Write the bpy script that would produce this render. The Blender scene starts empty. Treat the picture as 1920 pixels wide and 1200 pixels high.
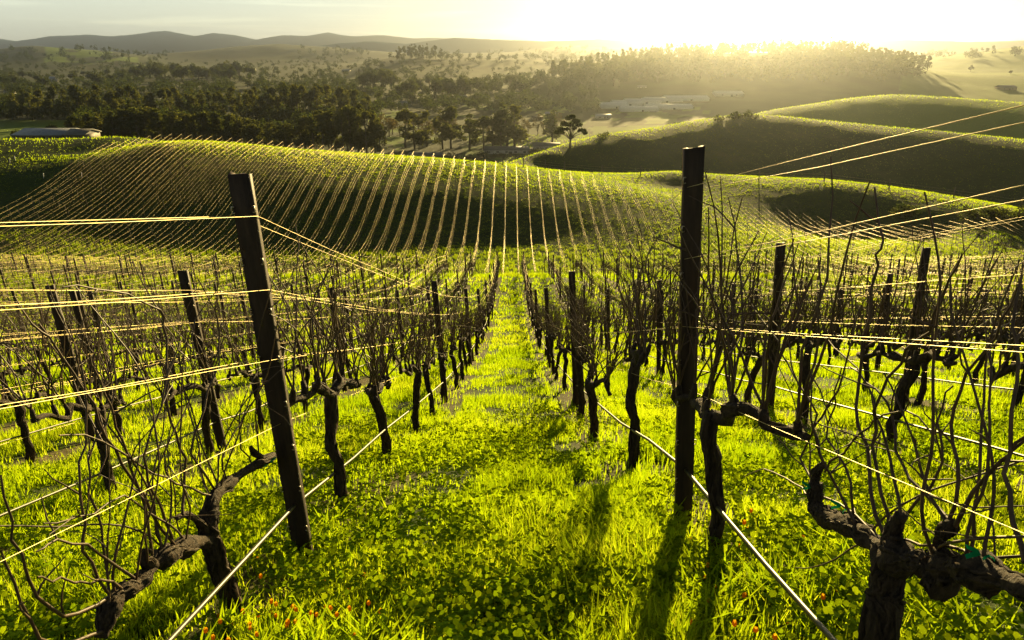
import bpy, math, random
import numpy as np
from mathutils import Vector, Matrix, Euler
R = math.radians
rng = np.random.default_rng(7)
random.seed(7)
sc = bpy.context.scene
COL = sc.collection

# ------------------------------------------------------------------ camera, world, sun, exposure
PITCH = 20.2
F = 1397.0                      # focal length in photo pixels (photo 1920 x 1200)
cam_d = bpy.data.cameras.new('camera')
cam_d.sensor_width = 36.0
cam_d.lens = 36.0 * F / 1920.0
cam_d.clip_start = 0.05
cam_d.clip_end = 60000
cam = bpy.data.objects.new('camera', cam_d)
COL.objects.link(cam)
cam.location = (0, 0, 0)
cam.rotation_euler = (R(90 - PITCH), 0, 0)
sc.camera = cam

SUN_EL, SUN_AZ = 10.3, 16.4      # degrees; azimuth to the right of +Y
SUN_DIR = Vector((math.sin(R(SUN_AZ)) * math.cos(R(SUN_EL)), math.cos(R(SUN_AZ)) * math.cos(R(SUN_EL)), math.sin(R(SUN_EL))))
world = bpy.data.worlds.new('World')
sc.world = world
world.use_nodes = True
wt = world.node_tree
wt.nodes.clear()
def wn(t, **kw):
    n = wt.nodes.new(t)
    for k, v in kw.items():
        setattr(n, k, v)
    return n
wo = wn('ShaderNodeOutputWorld')
bg = wn('ShaderNodeBackground')
sky = wn('ShaderNodeTexSky', sky_type='NISHITA', sun_disc=False)
sky.sun_elevation = R(SUN_EL)
sky.sun_rotation = R(SUN_AZ)
sky.altitude = 100
sky.air_density = 1.0
sky.dust_density = 0.15
sky.ozone_density = 1.6
bg.inputs['Strength'].default_value = 0.0445
geo = wn('ShaderNodeTexCoord')
# thin cirrus streaks lit by the sun
mp = wn('ShaderNodeMapping')
mp.inputs['Scale'].default_value = (1.5, 1.5, 30.0)
mp.inputs['Rotation'].default_value = (0, R(3), 0)
nz = wn('ShaderNodeTexNoise')
nz.inputs['Scale'].default_value = 2.6
nz.inputs['Detail'].default_value = 8
nz.inputs['Roughness'].default_value = 0.62
nz.inputs['Distortion'].default_value = 0.5
cr = wn('ShaderNodeValToRGB')
cr.color_ramp.elements[0].position = 0.50
cr.color_ramp.elements[1].position = 0.78
wt.links.new(geo.outputs['Generated'], mp.inputs['Vector'])
wt.links.new(mp.outputs['Vector'], nz.inputs['Vector'])
wt.links.new(nz.outputs['Fac'], cr.inputs['Fac'])
cm = wn('ShaderNodeMath', operation='MULTIPLY')
cm.inputs[1].default_value = 0.34
wt.links.new(cr.outputs['Color'], cm.inputs[0])
one = wn('ShaderNodeMath', operation='ADD')
one.inputs[1].default_value = 0.22
wt.links.new(cm.outputs[0], one.inputs[0])
mul = wn('ShaderNodeVectorMath', operation='SCALE')
wt.links.new(sky.outputs['Color'], mul.inputs[0])
wt.links.new(one.outputs[0], mul.inputs['Scale'])
# the bright aureole round the sun behind thin high cloud
adir = Vector((math.sin(R(SUN_AZ)) * math.cos(R(5.5)), math.cos(R(SUN_AZ)) * math.cos(R(5.5)), math.sin(R(5.5))))
nrm = wn('ShaderNodeVectorMath', operation='NORMALIZE')
wt.links.new(geo.outputs['Generated'], nrm.inputs[0])
dt = wn('ShaderNodeVectorMath', operation='DOT_PRODUCT')
dt.inputs[1].default_value = adir
wt.links.new(nrm.outputs['Vector'], dt.inputs[0])
mx = wn('ShaderNodeMath', operation='MAXIMUM'); mx.inputs[1].default_value = 0.0
wt.links.new(dt.outputs['Value'], mx.inputs[0])
pw = wn('ShaderNodeMath', operation='POWER'); pw.inputs[1].default_value = 260.0
wt.links.new(mx.outputs[0], pw.inputs[0])
gl = wn('ShaderNodeVectorMath', operation='SCALE')
gl.inputs[0].default_value = (16.0, 12.5, 6.0)
wt.links.new(pw.outputs[0], gl.inputs['Scale'])
ad = wn('ShaderNodeVectorMath', operation='ADD')
veil = wn('ShaderNodeVectorMath', operation='ADD')      # even layer of thin high cloud
sx = wn('ShaderNodeSeparateXYZ'); wt.links.new(nrm.outputs['Vector'], sx.inputs[0])
lowf = wn('ShaderNodeMapRange'); lowf.inputs['From Min'].default_value = 0.05; lowf.inputs['From Max'].default_value = 0.55
lowf.inputs['To Min'].default_value = 1.0; lowf.inputs['To Max'].default_value = 0.06
wt.links.new(sx.outputs['Z'], lowf.inputs['Value'])
vc = wn('ShaderNodeVectorMath', operation='SCALE'); vc.inputs[0].default_value = (4.9, 5.15, 4.3)
wt.links.new(lowf.outputs['Result'], vc.inputs['Scale'])
wt.links.new(vc.outputs['Vector'], veil.inputs[1])
wt.links.new(mul.outputs['Vector'], veil.inputs[0])
wt.links.new(veil.outputs['Vector'], ad.inputs[0])
wt.links.new(gl.outputs['Vector'], ad.inputs[1])
wt.links.new(ad.outputs['Vector'], bg.inputs['Color'])
wt.links.new(bg.outputs['Background'], wo.inputs['Surface'])

sun_d = bpy.data.lights.new('sun', 'SUN')
sun_d.energy = 5.0
sun_d.angle = R(0.53)
sun_d.color = (1.0, 0.75, 0.31)
sun = bpy.data.objects.new('sun', sun_d)
COL.objects.link(sun)
sun.rotation_euler = SUN_DIR.to_track_quat('Z', 'Y').to_euler()

vs = sc.view_settings
vs.view_transform = 'Standard'
vs.look = 'None'
vs.exposure = 1.5
vs.gamma = 1
sc.render.engine = 'CYCLES'
cy = sc.cycles
cy.max_bounces = 6
cy.diffuse_bounces = 2
cy.glossy_bounces = 2
cy.transmission_bounces = 2
cy.volume_bounces = 0
cy.transparent_max_bounces = 6
cy.caustics_reflective = False
cy.caustics_refractive = False
cy.use_denoising = True
cy.sample_clamp_indirect = 4

# ------------------------------------------------------------------ pixel -> world helpers (photo pixels, used to measure positions)
CP, SP = math.cos(R(PITCH)), math.sin(R(PITCH))
def ray(px, py):
    u, v = px - 960.0, py - 600.0
    f = F * CP - v * SP
    return u / f, -(F * SP + v * CP) / f          # x and z per metre of Y
def P3(px, py, Y):
    a, b = ray(px, py)
    return (a * Y, Y, b * Y)
def PX(px, py, x):
    a, b = ray(px, py)
    Y = x / a
    return np.array((x, Y, b * Y))
def project(p):
    x, y, z = p[..., 0], p[..., 1], p[..., 2]
    f = y * CP - z * SP
    d = -(y * SP + z * CP)
    return 960 + F * x / f, 600 + F * d / f, f

# ------------------------------------------------------------------ noise
def _hash(i, j, s):
    h = (i * 374761393 + j * 668265263 + s * 144665) & 0x7fffffff
    h = ((h ^ (h >> 13)) * 1274126177) & 0x7fffffff
    return ((h ^ (h >> 16)) & 0xffff) / 65535.0
def vnoise(x, y, s=0):
    x = np.asarray(x, float); y = np.asarray(y, float)
    i = np.floor(x).astype(np.int64); j = np.floor(y).astype(np.int64)
    fx, fy = x - i, y - j
    fx = fx * fx * (3 - 2 * fx); fy = fy * fy * (3 - 2 * fy)
    a, b = _hash(i, j, s), _hash(i + 1, j, s)
    c, d = _hash(i, j + 1, s), _hash(i + 1, j + 1, s)
    return (a * (1 - fx) + b * fx) * (1 - fy) + (c * (1 - fx) + d * fx) * fy
def fbm(x, y, s=0, n=3):
    t, a, w = 0, 0.5, 0
    for k in range(n):
        t = t + a * vnoise(x * 2 ** k, y * 2 ** k, s + k); w += a; a *= 0.5
    return t / w

# ------------------------------------------------------------------ terrain
YS = [-6, 0, 3, 6, 9, 12, 16, 22, 26, 32, 42, 53, 65, 78, 90, 98]
ZS = [0.4, -1.50, -2.34, -3.50, -4.65, -5.7, -7.1, -9.1, -10.3, -11.9, -14.2, -16.1, -20.2, -24.7, -27.6, -28.2]
ctrl = []
for Y, z in zip(YS, ZS):
    if Y <= 0:
        for x in (-8, 0, 8): ctrl.append((x, Y, z))
    else:
        ks = (-0.5, 0, 0.5) if Y < 20 else (-0.8, -0.35, 0, 0.35, 0.8)
        for k in ks: ctrl.append((k * Y, Y, z + (0.6 * (k < -.5) + -0.4 * (k > .5)) * (Y > 60)))
for px, py, Y in [
    (310, 268, 153), (310, 290, 144), (300, 350, 128), (300, 450, 108), (100, 295, 149), (0, 290, 150), (0, 380, 125), (0, 450, 105),
    (-300, 290, 150), (-300, 450, 105), (640, 290, 152), (640, 310, 142), (640, 380, 123), (640, 446, 112),
    (960, 322, 146), (960, 340, 138), (960, 395, 123), (960, 452, 112), (800, 300, 151), (800, 322, 141),
    (1200, 356, 138), (1200, 374, 130), (1200, 445, 112), (1300, 380, 133), (1300, 447, 112), (1080, 338, 142),
    (1500, 452, 111), (1700, 455, 110), (1920, 458, 110), (2200, 470, 108),
    (1030, 318, 162), (1260, 326, 156), (1560, 348, 140), (1750, 380, 130), (1920, 410, 119), (2150, 450, 122),
    (1260, 350, 148), (1560, 443, 119.5), (1750, 451, 115), (1920, 455, 110),
    (1300, 321, 200), (1600, 340, 205), (1800, 385, 185), (1920, 397, 178), (1100, 308, 192), (1030, 313, 186), (1180, 310, 194), (1250, 320, 198),
    (960, 304, 185), (1030, 288, 193), (1100, 270, 203), (1180, 257, 214), (1250, 243, 228), (1390, 216, 250), (1560, 227, 256), (1763, 248, 240), (1920, 270, 227), (2200, 290, 225),
    (1440, 216, 395), (1500, 198, 420), (1620, 182, 450), (1620, 199, 400), (1800, 187, 440), (1800, 203, 390), (1920, 193, 430), (2100, 200, 420),
    (0, 262, 165), (120, 262, 165), (215, 259, 165), (120, 289, 153), (270, 272, 160),
]:
    ctrl.append(P3(px, py, Y))
ctrl += [(-130, 190, -27), (-100, 200, -31), (-50, 200, -34), (-10, 205, -36), (-160, 250, -42), (-80, 260, -47), (0, 270, -48), (40, 300, -48),
         (80, 330, -44), (130, 340, -46), (180, 335, -46), (240, 320, -46), (-200, 330, -58), (-100, 330, -59), (0, 340, -59), (60, 380, -57), (130, 480, -52), (250, 520, -46), (350, 520, -46),
         (-300, 420, -60), (-100, 420, -60), (40, 450, -60), (150, 600, -56), (300, 620, -50), (-350, 600, -60), (0, 600, -60), (450, 600, -48), (-250, 150, -22), (-250, 60, -18), (250, 150, -30), (200, 60, -20), (350, 300, -40)]
ctrl = np.array(ctrl, float)
def _tps_fit(c):
    n = len(c)
    d2 = (c[:, None, 0] - c[None, :, 0]) ** 2 + (c[:, None, 1] - c[None, :, 1]) ** 2
    K = 0.5 * d2 * np.log(d2 + 1e-9)
    K[np.diag_indices(n)] = 0.0
    K += np.eye(n) * 0.02
    Pm = np.c_[np.ones(n), c[:, :2]]
    A = np.zeros((n + 3, n + 3))
    A[:n, :n] = K; A[:n, n:] = Pm; A[n:, :n] = Pm.T
    return np.linalg.solve(A, np.r_[c[:, 2], 0, 0, 0])
TW = _tps_fit(ctrl)
def tps(x, y):
    out = TW[-3] + TW[-2] * x + TW[-1] * y
    for k in range(len(ctrl)):
        d2 = (x - ctrl[k, 0]) ** 2 + (y - ctrl[k, 1]) ** 2
        out = out + TW[k] * 0.5 * d2 * np.log(d2 + 1e-9)
    return out
# valley hills: crest measured as photo pixels at a distance D, half width W
HILLS = [
    (1050, 240, [(600, 175), (850, 172), (1000, 152), (1100, 130), (1200, 114), (1300, 104), (1400, 101), (1500, 98), (1600, 106), (1700, 124), (1740, 134), (1800, 138), (1920, 140), (2400, 140)]),
    (2000, 420, [(400, 140), (560, 134), (640, 128), (720, 112), (760, 103), (850, 107), (950, 109), (1050, 113), (1150, 112), (1300, 112), (1600, 112), (1700, 110), (1760, 106), (1850, 93), (1920, 85), (2400, 80)]),
    (2700, 500, [(-500, 104), (-200, 100), (0, 95), (80, 86), (150, 92), (230, 98), (320, 117), (420, 124), (900, 122), (2400, 120)]),
    (3400, 480, [(-500, 112), (200, 112), (320, 101), (450, 88), (530, 83), (620, 88), (700, 95), (800, 102), (960, 98), (1060, 86), (1130, 92), (1250, 100), (2400, 104)]),
]
def valley(x, y):
    r = np.hypot(x, y)
    px = 960 + (x / np.maximum(y, 1)) * 1460
    z = -60 + 3.0 * (fbm(x / 160, y / 160, 5) - .5)
    for D, W, cv in HILLS:
        cv = np.array(cv, float)
        py = np.interp(px, cv[:, 0], cv[:, 1])
        v = py - 600
        zc = -(F * SP + v * CP) / (F * CP - v * SP) * D
        zc = np.maximum(zc, -60) + 60
        t = (y - D) / W
        z = z + zc * np.exp(-np.abs(t) ** 2.2) * (1 + 0.12 * (fbm(x / 130, y / 130, 9) - .5))
    return z
def H(x, y):
    x = np.asarray(x, float); y = np.asarray(y, float)
    shp = np.broadcast(x, y).shape
    x = np.broadcast_to(x, shp).ravel(); y = np.broadcast_to(y, shp).ravel()
    w = np.clip((y - 560) / 220, 0, 1); w = w * w * (3 - 2 * w)
    z = np.zeros(x.shape)
    m = w < 1
    if m.any(): z[m] = tps(x[m], y[m])
    k = w > 0
    if k.any():
        z[k] = z[k] * (1 - w[k]) + valley(x[k], y[k]) * w[k]
    r = np.hypot(x, y)
    z = z + 0.085 * x * np.exp(-(r / 13) ** 2)
    z = z + 0.09 * (fbm(x / 1.3, y / 1.3, 3) - .5) * np.clip(r / 2, 0.3, 1) + np.clip((r - 60) / 200, 0, 1) * 1.0 * (fbm(x / 18, y / 18, 4) - .5)
    return z.reshape(shp)
def h1(x, y):
    return float(H(np.array([x]), np.array([y]))[0])

# ground table along rays so that things seen at a pixel stand on the ground there
def ground_at(px, py, y0=120.0, y1=9000.0):
    a, b = ray(px, py)
    Y = np.geomspace(y0, y1, 900)
    g = H(a * Y, Y) - b * Y
    i = np.argmax(g > 0)
    if not (g > 0).any(): i = len(Y) - 1
    return np.array((a * Y[i], Y[i], 0.0)) + np.array((0, 0, H(np.array([a * Y[i]]), np.array([Y[i]]))[0]))

# ------------------------------------------------------------------ materials
def mat(name):
    m = bpy.data.materials.new(name)
    m.use_nodes = True
    m.node_tree.nodes.clear()
    return m, m.node_tree
class NT:
    def __init__(s, name):
        s.m, s.t = mat(name)
        s.out = s.n('ShaderNodeOutputMaterial')
    def n(s, t, **kw):
        n = s.t.nodes.new(t)
        for k, v in kw.items():
            if k.startswith('i_'):
                n.inputs[k[2:].replace('_', ' ')].default_value = v
            else: setattr(n, k, v)
        return n
    def l(s, a, b): s.t.links.new(a, b)
    def noise(s, scale, detail=4, vec=None, rough=.55):
        n = s.n('ShaderNodeTexNoise'); n.inputs['Scale'].default_value = scale
        n.inputs['Detail'].default_value = detail; n.inputs['Roughness'].default_value = rough
        if vec is None:
            g = s.n('ShaderNodeNewGeometry'); vec = g.outputs['Position']
        s.l(vec, n.inputs['Vector'])
        return n
    def ramp(s, fac, stops):
        r = s.n('ShaderNodeValToRGB')
        e = r.color_ramp.elements
        while len(e) < len(stops): e.new(0.5)
        for k, (p, c) in enumerate(stops):
            e[k].position = p; e[k].color = (*c, 1)
        s.l(fac, r.inputs['Fac'])
        return r.outputs['Color']
    def mix(s, fac, a, b):
        n = s.n('ShaderNodeMix', data_type='RGBA')
        for k, v in ((0, fac), (6, a), (7, b)):
            if hasattr(v, 'is_linked'): s.l(v, n.inputs[k])
            else: n.inputs[k].default_value = v if k == 0 else (*v, 1)
        return n.outputs[2]
    def bump(s, h, strength, dist):
        b = s.n('ShaderNodeBump'); b.inputs['Strength'].default_value = strength; b.inputs['Distance'].default_value = dist
        s.l(h, b.inputs['Height'])
        return b.outputs['Normal']
    def bsdf(s, color, rough=.6, metal=0.0, normal=None, spec=.4):
        b = s.n('ShaderNodeBsdfPrincipled')
        if hasattr(color, 'is_linked'): s.l(color, b.inputs['Base Color'])
        else: b.inputs['Base Color'].default_value = (*color, 1)
        b.inputs['Roughness'].default_value = rough; b.inputs['Metallic'].default_value = metal
        b.inputs['Specular IOR Level'].default_value = spec
        if normal is not None: s.l(normal, b.inputs['Normal'])
        s.l(b.outputs[0], s.out.inputs['Surface'])
        return b
    def leaf(s, dif, tr, fac=.5, gloss=0.0):
        d = s.n('ShaderNodeBsdfDiffuse'); t = s.n('ShaderNodeBsdfTranslucent'); m = s.n('ShaderNodeMixShader')
        for c, b in ((dif, d), (tr, t)):
            if hasattr(c, 'is_linked'): s.l(c, b.inputs['Color'])
            else: b.inputs['Color'].default_value = (*c, 1)
        m.inputs[0].default_value = fac
        s.l(d.outputs[0], m.inputs[1]); s.l(t.outputs[0], m.inputs[2])
        o = m.outputs[0]
        if gloss:
            g = s.n('ShaderNodeBsdfGlossy'); g.inputs['Roughness'].default_value = .35
            g.inputs['Color'].default_value = (1, 1, .9, 1)
            m2 = s.n('ShaderNodeMixShader'); m2.inputs[0].default_value = gloss
            s.l(o, m2.inputs[1]); s.l(g.outputs[0], m2.inputs[2]); o = m2.outputs[0]
        s.l(o, s.out.inputs['Surface'])
    def attr(s, name):
        a = s.n('ShaderNodeAttribute'); a.attribute_name = name
        return a
M = {}
# ground: soil and thatch under the grass, dry strips where the attribute says so
t = NT('ground')
a = t.attr('zone')
sep = t.n('ShaderNodeSeparateColor'); t.l(a.outputs['Color'], sep.inputs[0])
n1 = t.noise(0.9, 6); n2 = t.noise(14, 4); n4 = t.noise(.11, 7, rough=.7); n3 = t.noise(0.012, 5)
gr = t.ramp(n1.outputs['Fac'], [(.3, (.014, .024, .004)), (.55, (.030, .046, .007)), (.75, (.055, .064, .013))])
dry = t.ramp(n1.outputs['Fac'], [(.3, (.07, .05, .025)), (.7, (.17, .125, .06))])
far = t.ramp(n3.outputs['Fac'], [(.35, (.022, .030, .013)), (.52, (.036, .050, .016)), (.66, (.055, .075, .022))])
fld = t.ramp(n3.outputs['Fac'], [(.35, (.08, .13, .014)), (.6, (.13, .20, .018)), (.7, (.17, .21, .03))])
gr2 = t.ramp(n4.outputs['Fac'], [(.3, (.020, .036, .006)), (.5, (.040, .066, .010)), (.7, (.085, .090, .026))])
gr = t.mix(.55, gr, gr2)
c = t.mix(sep.outputs[0], gr, dry)
c = t.mix(sep.outputs[1], c, far)
c = t.mix(sep.outputs[2], c, fld)
t.bsdf(c, .95, normal=t.bump(n2.outputs['Fac'], .8, .05), spec=.1)
M['ground'] = t.m
# grass
t = NT('grass_blades')
a = t.attr('tint')
sep = t.n('ShaderNodeSeparateColor'); t.l(a.outputs['Color'], sep.inputs[0])
d = t.ramp(sep.outputs[0], [(.0, (.030, .062, .006)), (.6, (.060, .105, .008)), (1, (.11, .13, .02))])
tr = t.ramp(sep.outputs[0], [(.0, (.13, .27, .004)), (.6, (.41, .54, .003)), (1, (.62, .64, .03))])
t.leaf(d, tr, .72, .008)
M['grass'] = t.m
t = NT('clover_leaves')
a = t.attr('tint')
sep = t.n('ShaderNodeSeparateColor'); t.l(a.outputs['Color'], sep.inputs[0])
d = t.ramp(sep.outputs[0], [(.0, (.020, .055, .006)), (1, (.06, .11, .010))])
tr = t.ramp(sep.outputs[0], [(.0, (.20, .33, .004)), (1, (.42, .52, .006))])
t.leaf(d, tr, .72)
M['clover'] = t.m
def bark_mat(name, c0, c1, scale, rough=.8, bump=.6, dist=.006, stretch=(1, 1, .25), spec=.3):
    t = NT(name)
    tc = t.n('ShaderNodeTexCoord'); mp = t.n('ShaderNodeMapping'); mp.inputs['Scale'].default_value = stretch
    t.l(tc.outputs['Object'], mp.inputs['Vector'])
    n = t.noise(scale, 6, mp.outputs['Vector'], .65)
    c = t.ramp(n.outputs['Fac'], [(.32, c0), (.68, c1)])
    t.bsdf(c, rough, normal=t.bump(n.outputs['Fac'], bump, dist), spec=spec)
    M[name] = t.m
bark_mat('vine_bark', (.010, .007, .005), (.085, .058, .034), 55, .85, 1.0, .018)
bark_mat('vine_cane', (.035, .021, .012), (.12, .072, .040), 60, .55, .3, .001, spec=.4)
bark_mat('post_surface', (.016, .011, .008), (.060, .038, .022), 30, .7, .5, .003, (1, 1, .12))
bark_mat('tree_bark', (.05, .04, .03), (.13, .11, .08), 3, dist=.05)
bark_mat('fence_wood', (.05, .04, .03), (.12, .10, .07), 9)
t = NT('steel_wire'); t.bsdf((.50, .41, .20), .50, 1.0); M['wire'] = t.m
t = NT('clip_steel'); t.bsdf((.5, .44, .33), .4, 1.0); M['clip'] = t.m
t = NT('drip_hose')
n = t.noise(30, 3)
t.bsdf(t.ramp(n.outputs['Fac'], [(.3, (.035, .031, .012)), (.8, (.09, .080, .025))]), .45, spec=.45); M['hose'] = t.m
t = NT('green_tape'); t.leaf((.01, .32, .12), (.02, .55, .2), .4); M['tape'] = t.m
def leaf_mat(name, d0, d1, t0, t1, fac=.4):
    t = NT(name)
    oi = t.n('ShaderNodeObjectInfo')
    n = t.noise(.35, 3)
    ad = t.n('ShaderNodeMath', operation='ADD'); t.l(n.outputs['Fac'], ad.inputs[0])
    ml = t.n('ShaderNodeMath', operation='MULTIPLY'); ml.inputs[1].default_value = .35; t.l(oi.outputs['Random'], ml.inputs[0]); t.l(ml.outputs[0], ad.inputs[1])
    d = t.ramp(ad.outputs[0], [(.4, d0), (.95, d1)]); tr = t.ramp(ad.outputs[0], [(.4, t0), (.95, t1)])
    t.leaf(d, tr, fac)
    M[name] = t.m
leaf_mat('eucalyptus_leaves', (.030, .044, .018), (.068, .075, .028), (.06, .08, .015), (.17, .17, .03))
leaf_mat('oak_leaves', (.020, .032, .012), (.050, .058, .020), (.04, .06, .012), (.10, .11, .02))
leaf_mat('bare_twigs', (.060, .050, .030), (.10, .085, .050), (.10, .08, .03), (.18, .14, .05), .3)
def plain(name, c, rough=.7, metal=0.0, var=.25):
    t = NT(name)
    n = t.noise(1.5, 5)
    lo = tuple(v * (1 - var) for v in c); hi = tuple(min(1, v * (1 + var)) for v in c)
    t.bsdf(t.ramp(n.outputs['Fac'], [(.3, lo), (.7, hi)]), rough, metal); M[name] = t.m
plain('roof_metal', (.24, .26, .30), .6, 0)
plain('white_wall', (.34, .33, .30))
plain('grey_roof', (.12, .115, .11))
plain('greenhouse_cover', (.5, .5, .47), .5)
plain('timber_wall', (.14, .11, .08))
plain('dark_opening', (.02, .02, .022), .3)
plain('white_paint', (.8, .8, .78), .5, 0, .05)
plain('track_dirt', (.20, .17, .11))
t = NT('poppy_petals'); t.leaf((.55, .26, .01), (.75, .36, .01), .5); M['petal'] = t.m
t = NT('haze_blue_slopes')
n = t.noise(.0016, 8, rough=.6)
t.bsdf(t.ramp(n.outputs['Fac'], [(.35, (.060, .100, .135)), (.6, (.080, .122, .152))]), 1.0, spec=0); M['mountain'] = t.m  # haze blue of the distant air painted into the slope colour

# ------------------------------------------------------------------ mesh helpers
def np_mesh(name, verts, faces, material, smooth=False, attrs=None):
    verts = np.ascontiguousarray(verts, dtype=np.float32)
    me = bpy.data.meshes.new(name)
    if not isinstance(faces, (list, tuple)): faces = [faces]
    faces = [np.ascontiguousarray(f, dtype=np.int32) for f in faces if len(f)]
    nl = sum(f.size for f in faces); nf = sum(len(f) for f in faces)
    me.vertices.add(len(verts)); me.loops.add(nl); me.polygons.add(nf)
    me.vertices.foreach_set('co', verts.ravel())
    me.loops.foreach_set('vertex_index', np.concatenate([f.ravel() for f in faces]))
    st, o = [], 0
    for f in faces:
        st.append(o + np.arange(len(f)) * f.shape[1]); o += f.size
    me.polygons.foreach_set('loop_start', np.concatenate(st).astype(np.int32))
    if smooth: me.polygons.foreach_set('use_smooth', np.ones(nf, dtype=bool))
    for k, v in (attrs or {}).items():
        at = me.attributes.new(k, 'FLOAT_COLOR', 'POINT')
        at.data.foreach_set('color', np.ascontiguousarray(v, dtype=np.float32).ravel())
    me.update(calc_edges=True)
    for m in (material if isinstance(material, (list, tuple)) else [material]):
        me.materials.append(m)
    return me
class MB:
    """collects tubes, boxes and quads for one mesh"""
    def __init__(s): s.v = []; s.q = []; s.t = []; s.n = 0
    def add(s, v, q=None, t=None):
        v = np.asarray(v, float).reshape(-1, 3)
        if q is not None and len(q): s.q.append(np.asarray(q, int).reshape(-1, 4) + s.n)
        if t is not None and len(t): s.t.append(np.asarray(t, int).reshape(-1, 3) + s.n)
        s.v.append(v); s.n += len(v)
        return s
    def tube(s, pts, rad, sides=6, cap=True, rough=0.0, rs=None):
        pts = np.asarray(pts, float); n = len(pts)
        rad = np.broadcast_to(np.asarray(rad, float), (n,))
        tan = np.gradient(pts, axis=0); tan /= np.linalg.norm(tan, axis=1)[:, None] + 1e-9
        up = np.array((0, 0, 1.0)) if abs(tan[0, 2]) < .9 else np.array((1.0, 0, 0))
        A = np.zeros((n, 3)); a = np.cross(tan[0], up); a /= np.linalg.norm(a)
        for i in range(n):
            a = a - tan[i] * a.dot(tan[i]); a /= np.linalg.norm(a) + 1e-9; A[i] = a
        B = np.cross(tan, A)
        th = np.arange(sides) * 2 * math.pi / sides
        rr = rad[:, None] * np.ones((1, sides))
        if rough: rr = rr * (1 + rough * ((rs or rng).random((n, sides)) - .5) * 2)
        v = pts[:, None, :] + rr[..., None] * (np.cos(th)[None, :, None] * A[:, None, :] + np.sin(th)[None, :, None] * B[:, None, :])
        i, j = np.meshgrid(np.arange(n - 1), np.arange(sides), indexing='ij')
        q = np.stack([i * sides + j, i * sides + (j + 1) % sides, (i + 1) * sides + (j + 1) % sides, (i + 1) * sides + j], -1).reshape(-1, 4)
        v = v.reshape(-1, 3); tr = []
        if cap:
            v = np.vstack([v, pts[0], pts[-1]]); k = n * sides
            for j in range(sides):
                tr.append((k, (j + 1) % sides, j)); tr.append((k + 1, (n - 1) * sides + j, (n - 1) * sides + (j + 1) % sides))
        return s.add(v, q, tr)
    def bark(s, pts, rad, n, r_):
        # shaggy fibrous ridges running along a trunk or arm
        pts = np.asarray(pts, float); m = len(pts); rad = np.broadcast_to(np.asarray(rad, float), (m,))
        tan = np.gradient(pts, axis=0); tan /= np.linalg.norm(tan, axis=1)[:, None] + 1e-9
        a = np.cross(tan, np.array((.31, .22, .92))); a /= np.linalg.norm(a, axis=1)[:, None] + 1e-9
        b = np.cross(tan, a)
        for _ in range(n):
            i0 = int(r_.integers(0, max(1, m - 5))); i1 = min(m, i0 + int(r_.integers(4, max(5, m // 2 + 2))))
            th = r_.random() * 6.28 + np.cumsum(r_.normal(0, .16, i1 - i0))
            k = rad[i0:i1] * (.96 + .10 * np.abs(np.sin(np.linspace(0, 3.1, i1 - i0))) + .05 * r_.normal(0, 1, i1 - i0))
            q = pts[i0:i1] + a[i0:i1] * (np.cos(th) * k)[:, None] + b[i0:i1] * (np.sin(th) * k)[:, None]
            s.tube(q, np.maximum(.0012, rad[i0:i1] * r_.uniform(.10, .24) * np.sin(np.linspace(.35, 2.9, i1 - i0))), 4, False)
        return s
    def box(s, c, d, rot=None, taper=1.0):
        c = np.asarray(c, float); d = np.asarray(d, float) / 2
        v = np.array([(x, y, z) for z in (-1, 1) for y in (-1, 1) for x in (-1, 1)], float) * d
        v[4:, :2] *= taper
        if rot is not None: v = v @ np.array(Euler(rot).to_matrix()).T
        return s.add(v + c, [(0, 2, 3, 1), (4, 5, 7, 6), (0, 1, 5, 4), (2, 6, 7, 3), (0, 4, 6, 2), (1, 3, 7, 5)])
    def mesh(s, name, material, smooth=False):
        f = []
        if s.q: f.append(np.vstack(s.q))
        if s.t: f.append(np.vstack(s.t))
        return np_mesh(name, np.vstack(s.v), f, material, smooth)
def obj(name, me, parent=None, loc=None, rot=None):
    o = bpy.data.objects.new(name, me); COL.objects.link(o)
    if parent is not None: o.parent = parent
    if loc is not None: o.location = loc
    if rot is not None: o.rotation_euler = rot
    return o
def tag(o, label=None, cat=None, group=None, kind=None):
    if label: o['label'] = label
    if cat: o['category'] = cat
    if group: o['group'] = group
    if kind: o['kind'] = kind
    return o
def empty(name, loc=(0, 0, 0), rot=(0, 0, 0)):
    o = bpy.data.objects.new(name, None); COL.objects.link(o)
    o.location = loc; o.rotation_euler = rot; o.empty_display_size = .1
    return o
def dup(root, loc, rot=None, scale=None):
    r = root.copy(); COL.objects.link(r); r.location = loc
    if rot is not None: r.rotation_euler = rot
    if scale is not None: r.scale = scale
    for ch in KIDS.get(root.name, []):
        c = ch.copy(); COL.objects.link(c); c.parent = r
    return r
KIDS = {}
ORD = ['first', 'second', 'third', 'fourth', 'fifth', 'sixth', 'seventh', 'eighth', 'ninth', 'tenth', 'eleventh', 'twelfth', 'thirteenth', 'fourteenth', 'fifteenth', 'sixteenth', 'seventeenth', 'eighteenth', 'nineteenth']
TENS = ['', '', 'twent', 'thirt', 'fort', 'fift', 'sixt', 'sevent', 'eight', 'ninet']
def ordinal(n):
    if n > 100: return 'hundred and ' + ordinal(n - 100)
    if n == 100: return 'hundredth'
    if n < 20: return ORD[n - 1]
    return TENS[n // 10] + ('ieth' if n % 10 == 0 else 'y-' + ORD[n % 10 - 1])

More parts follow.
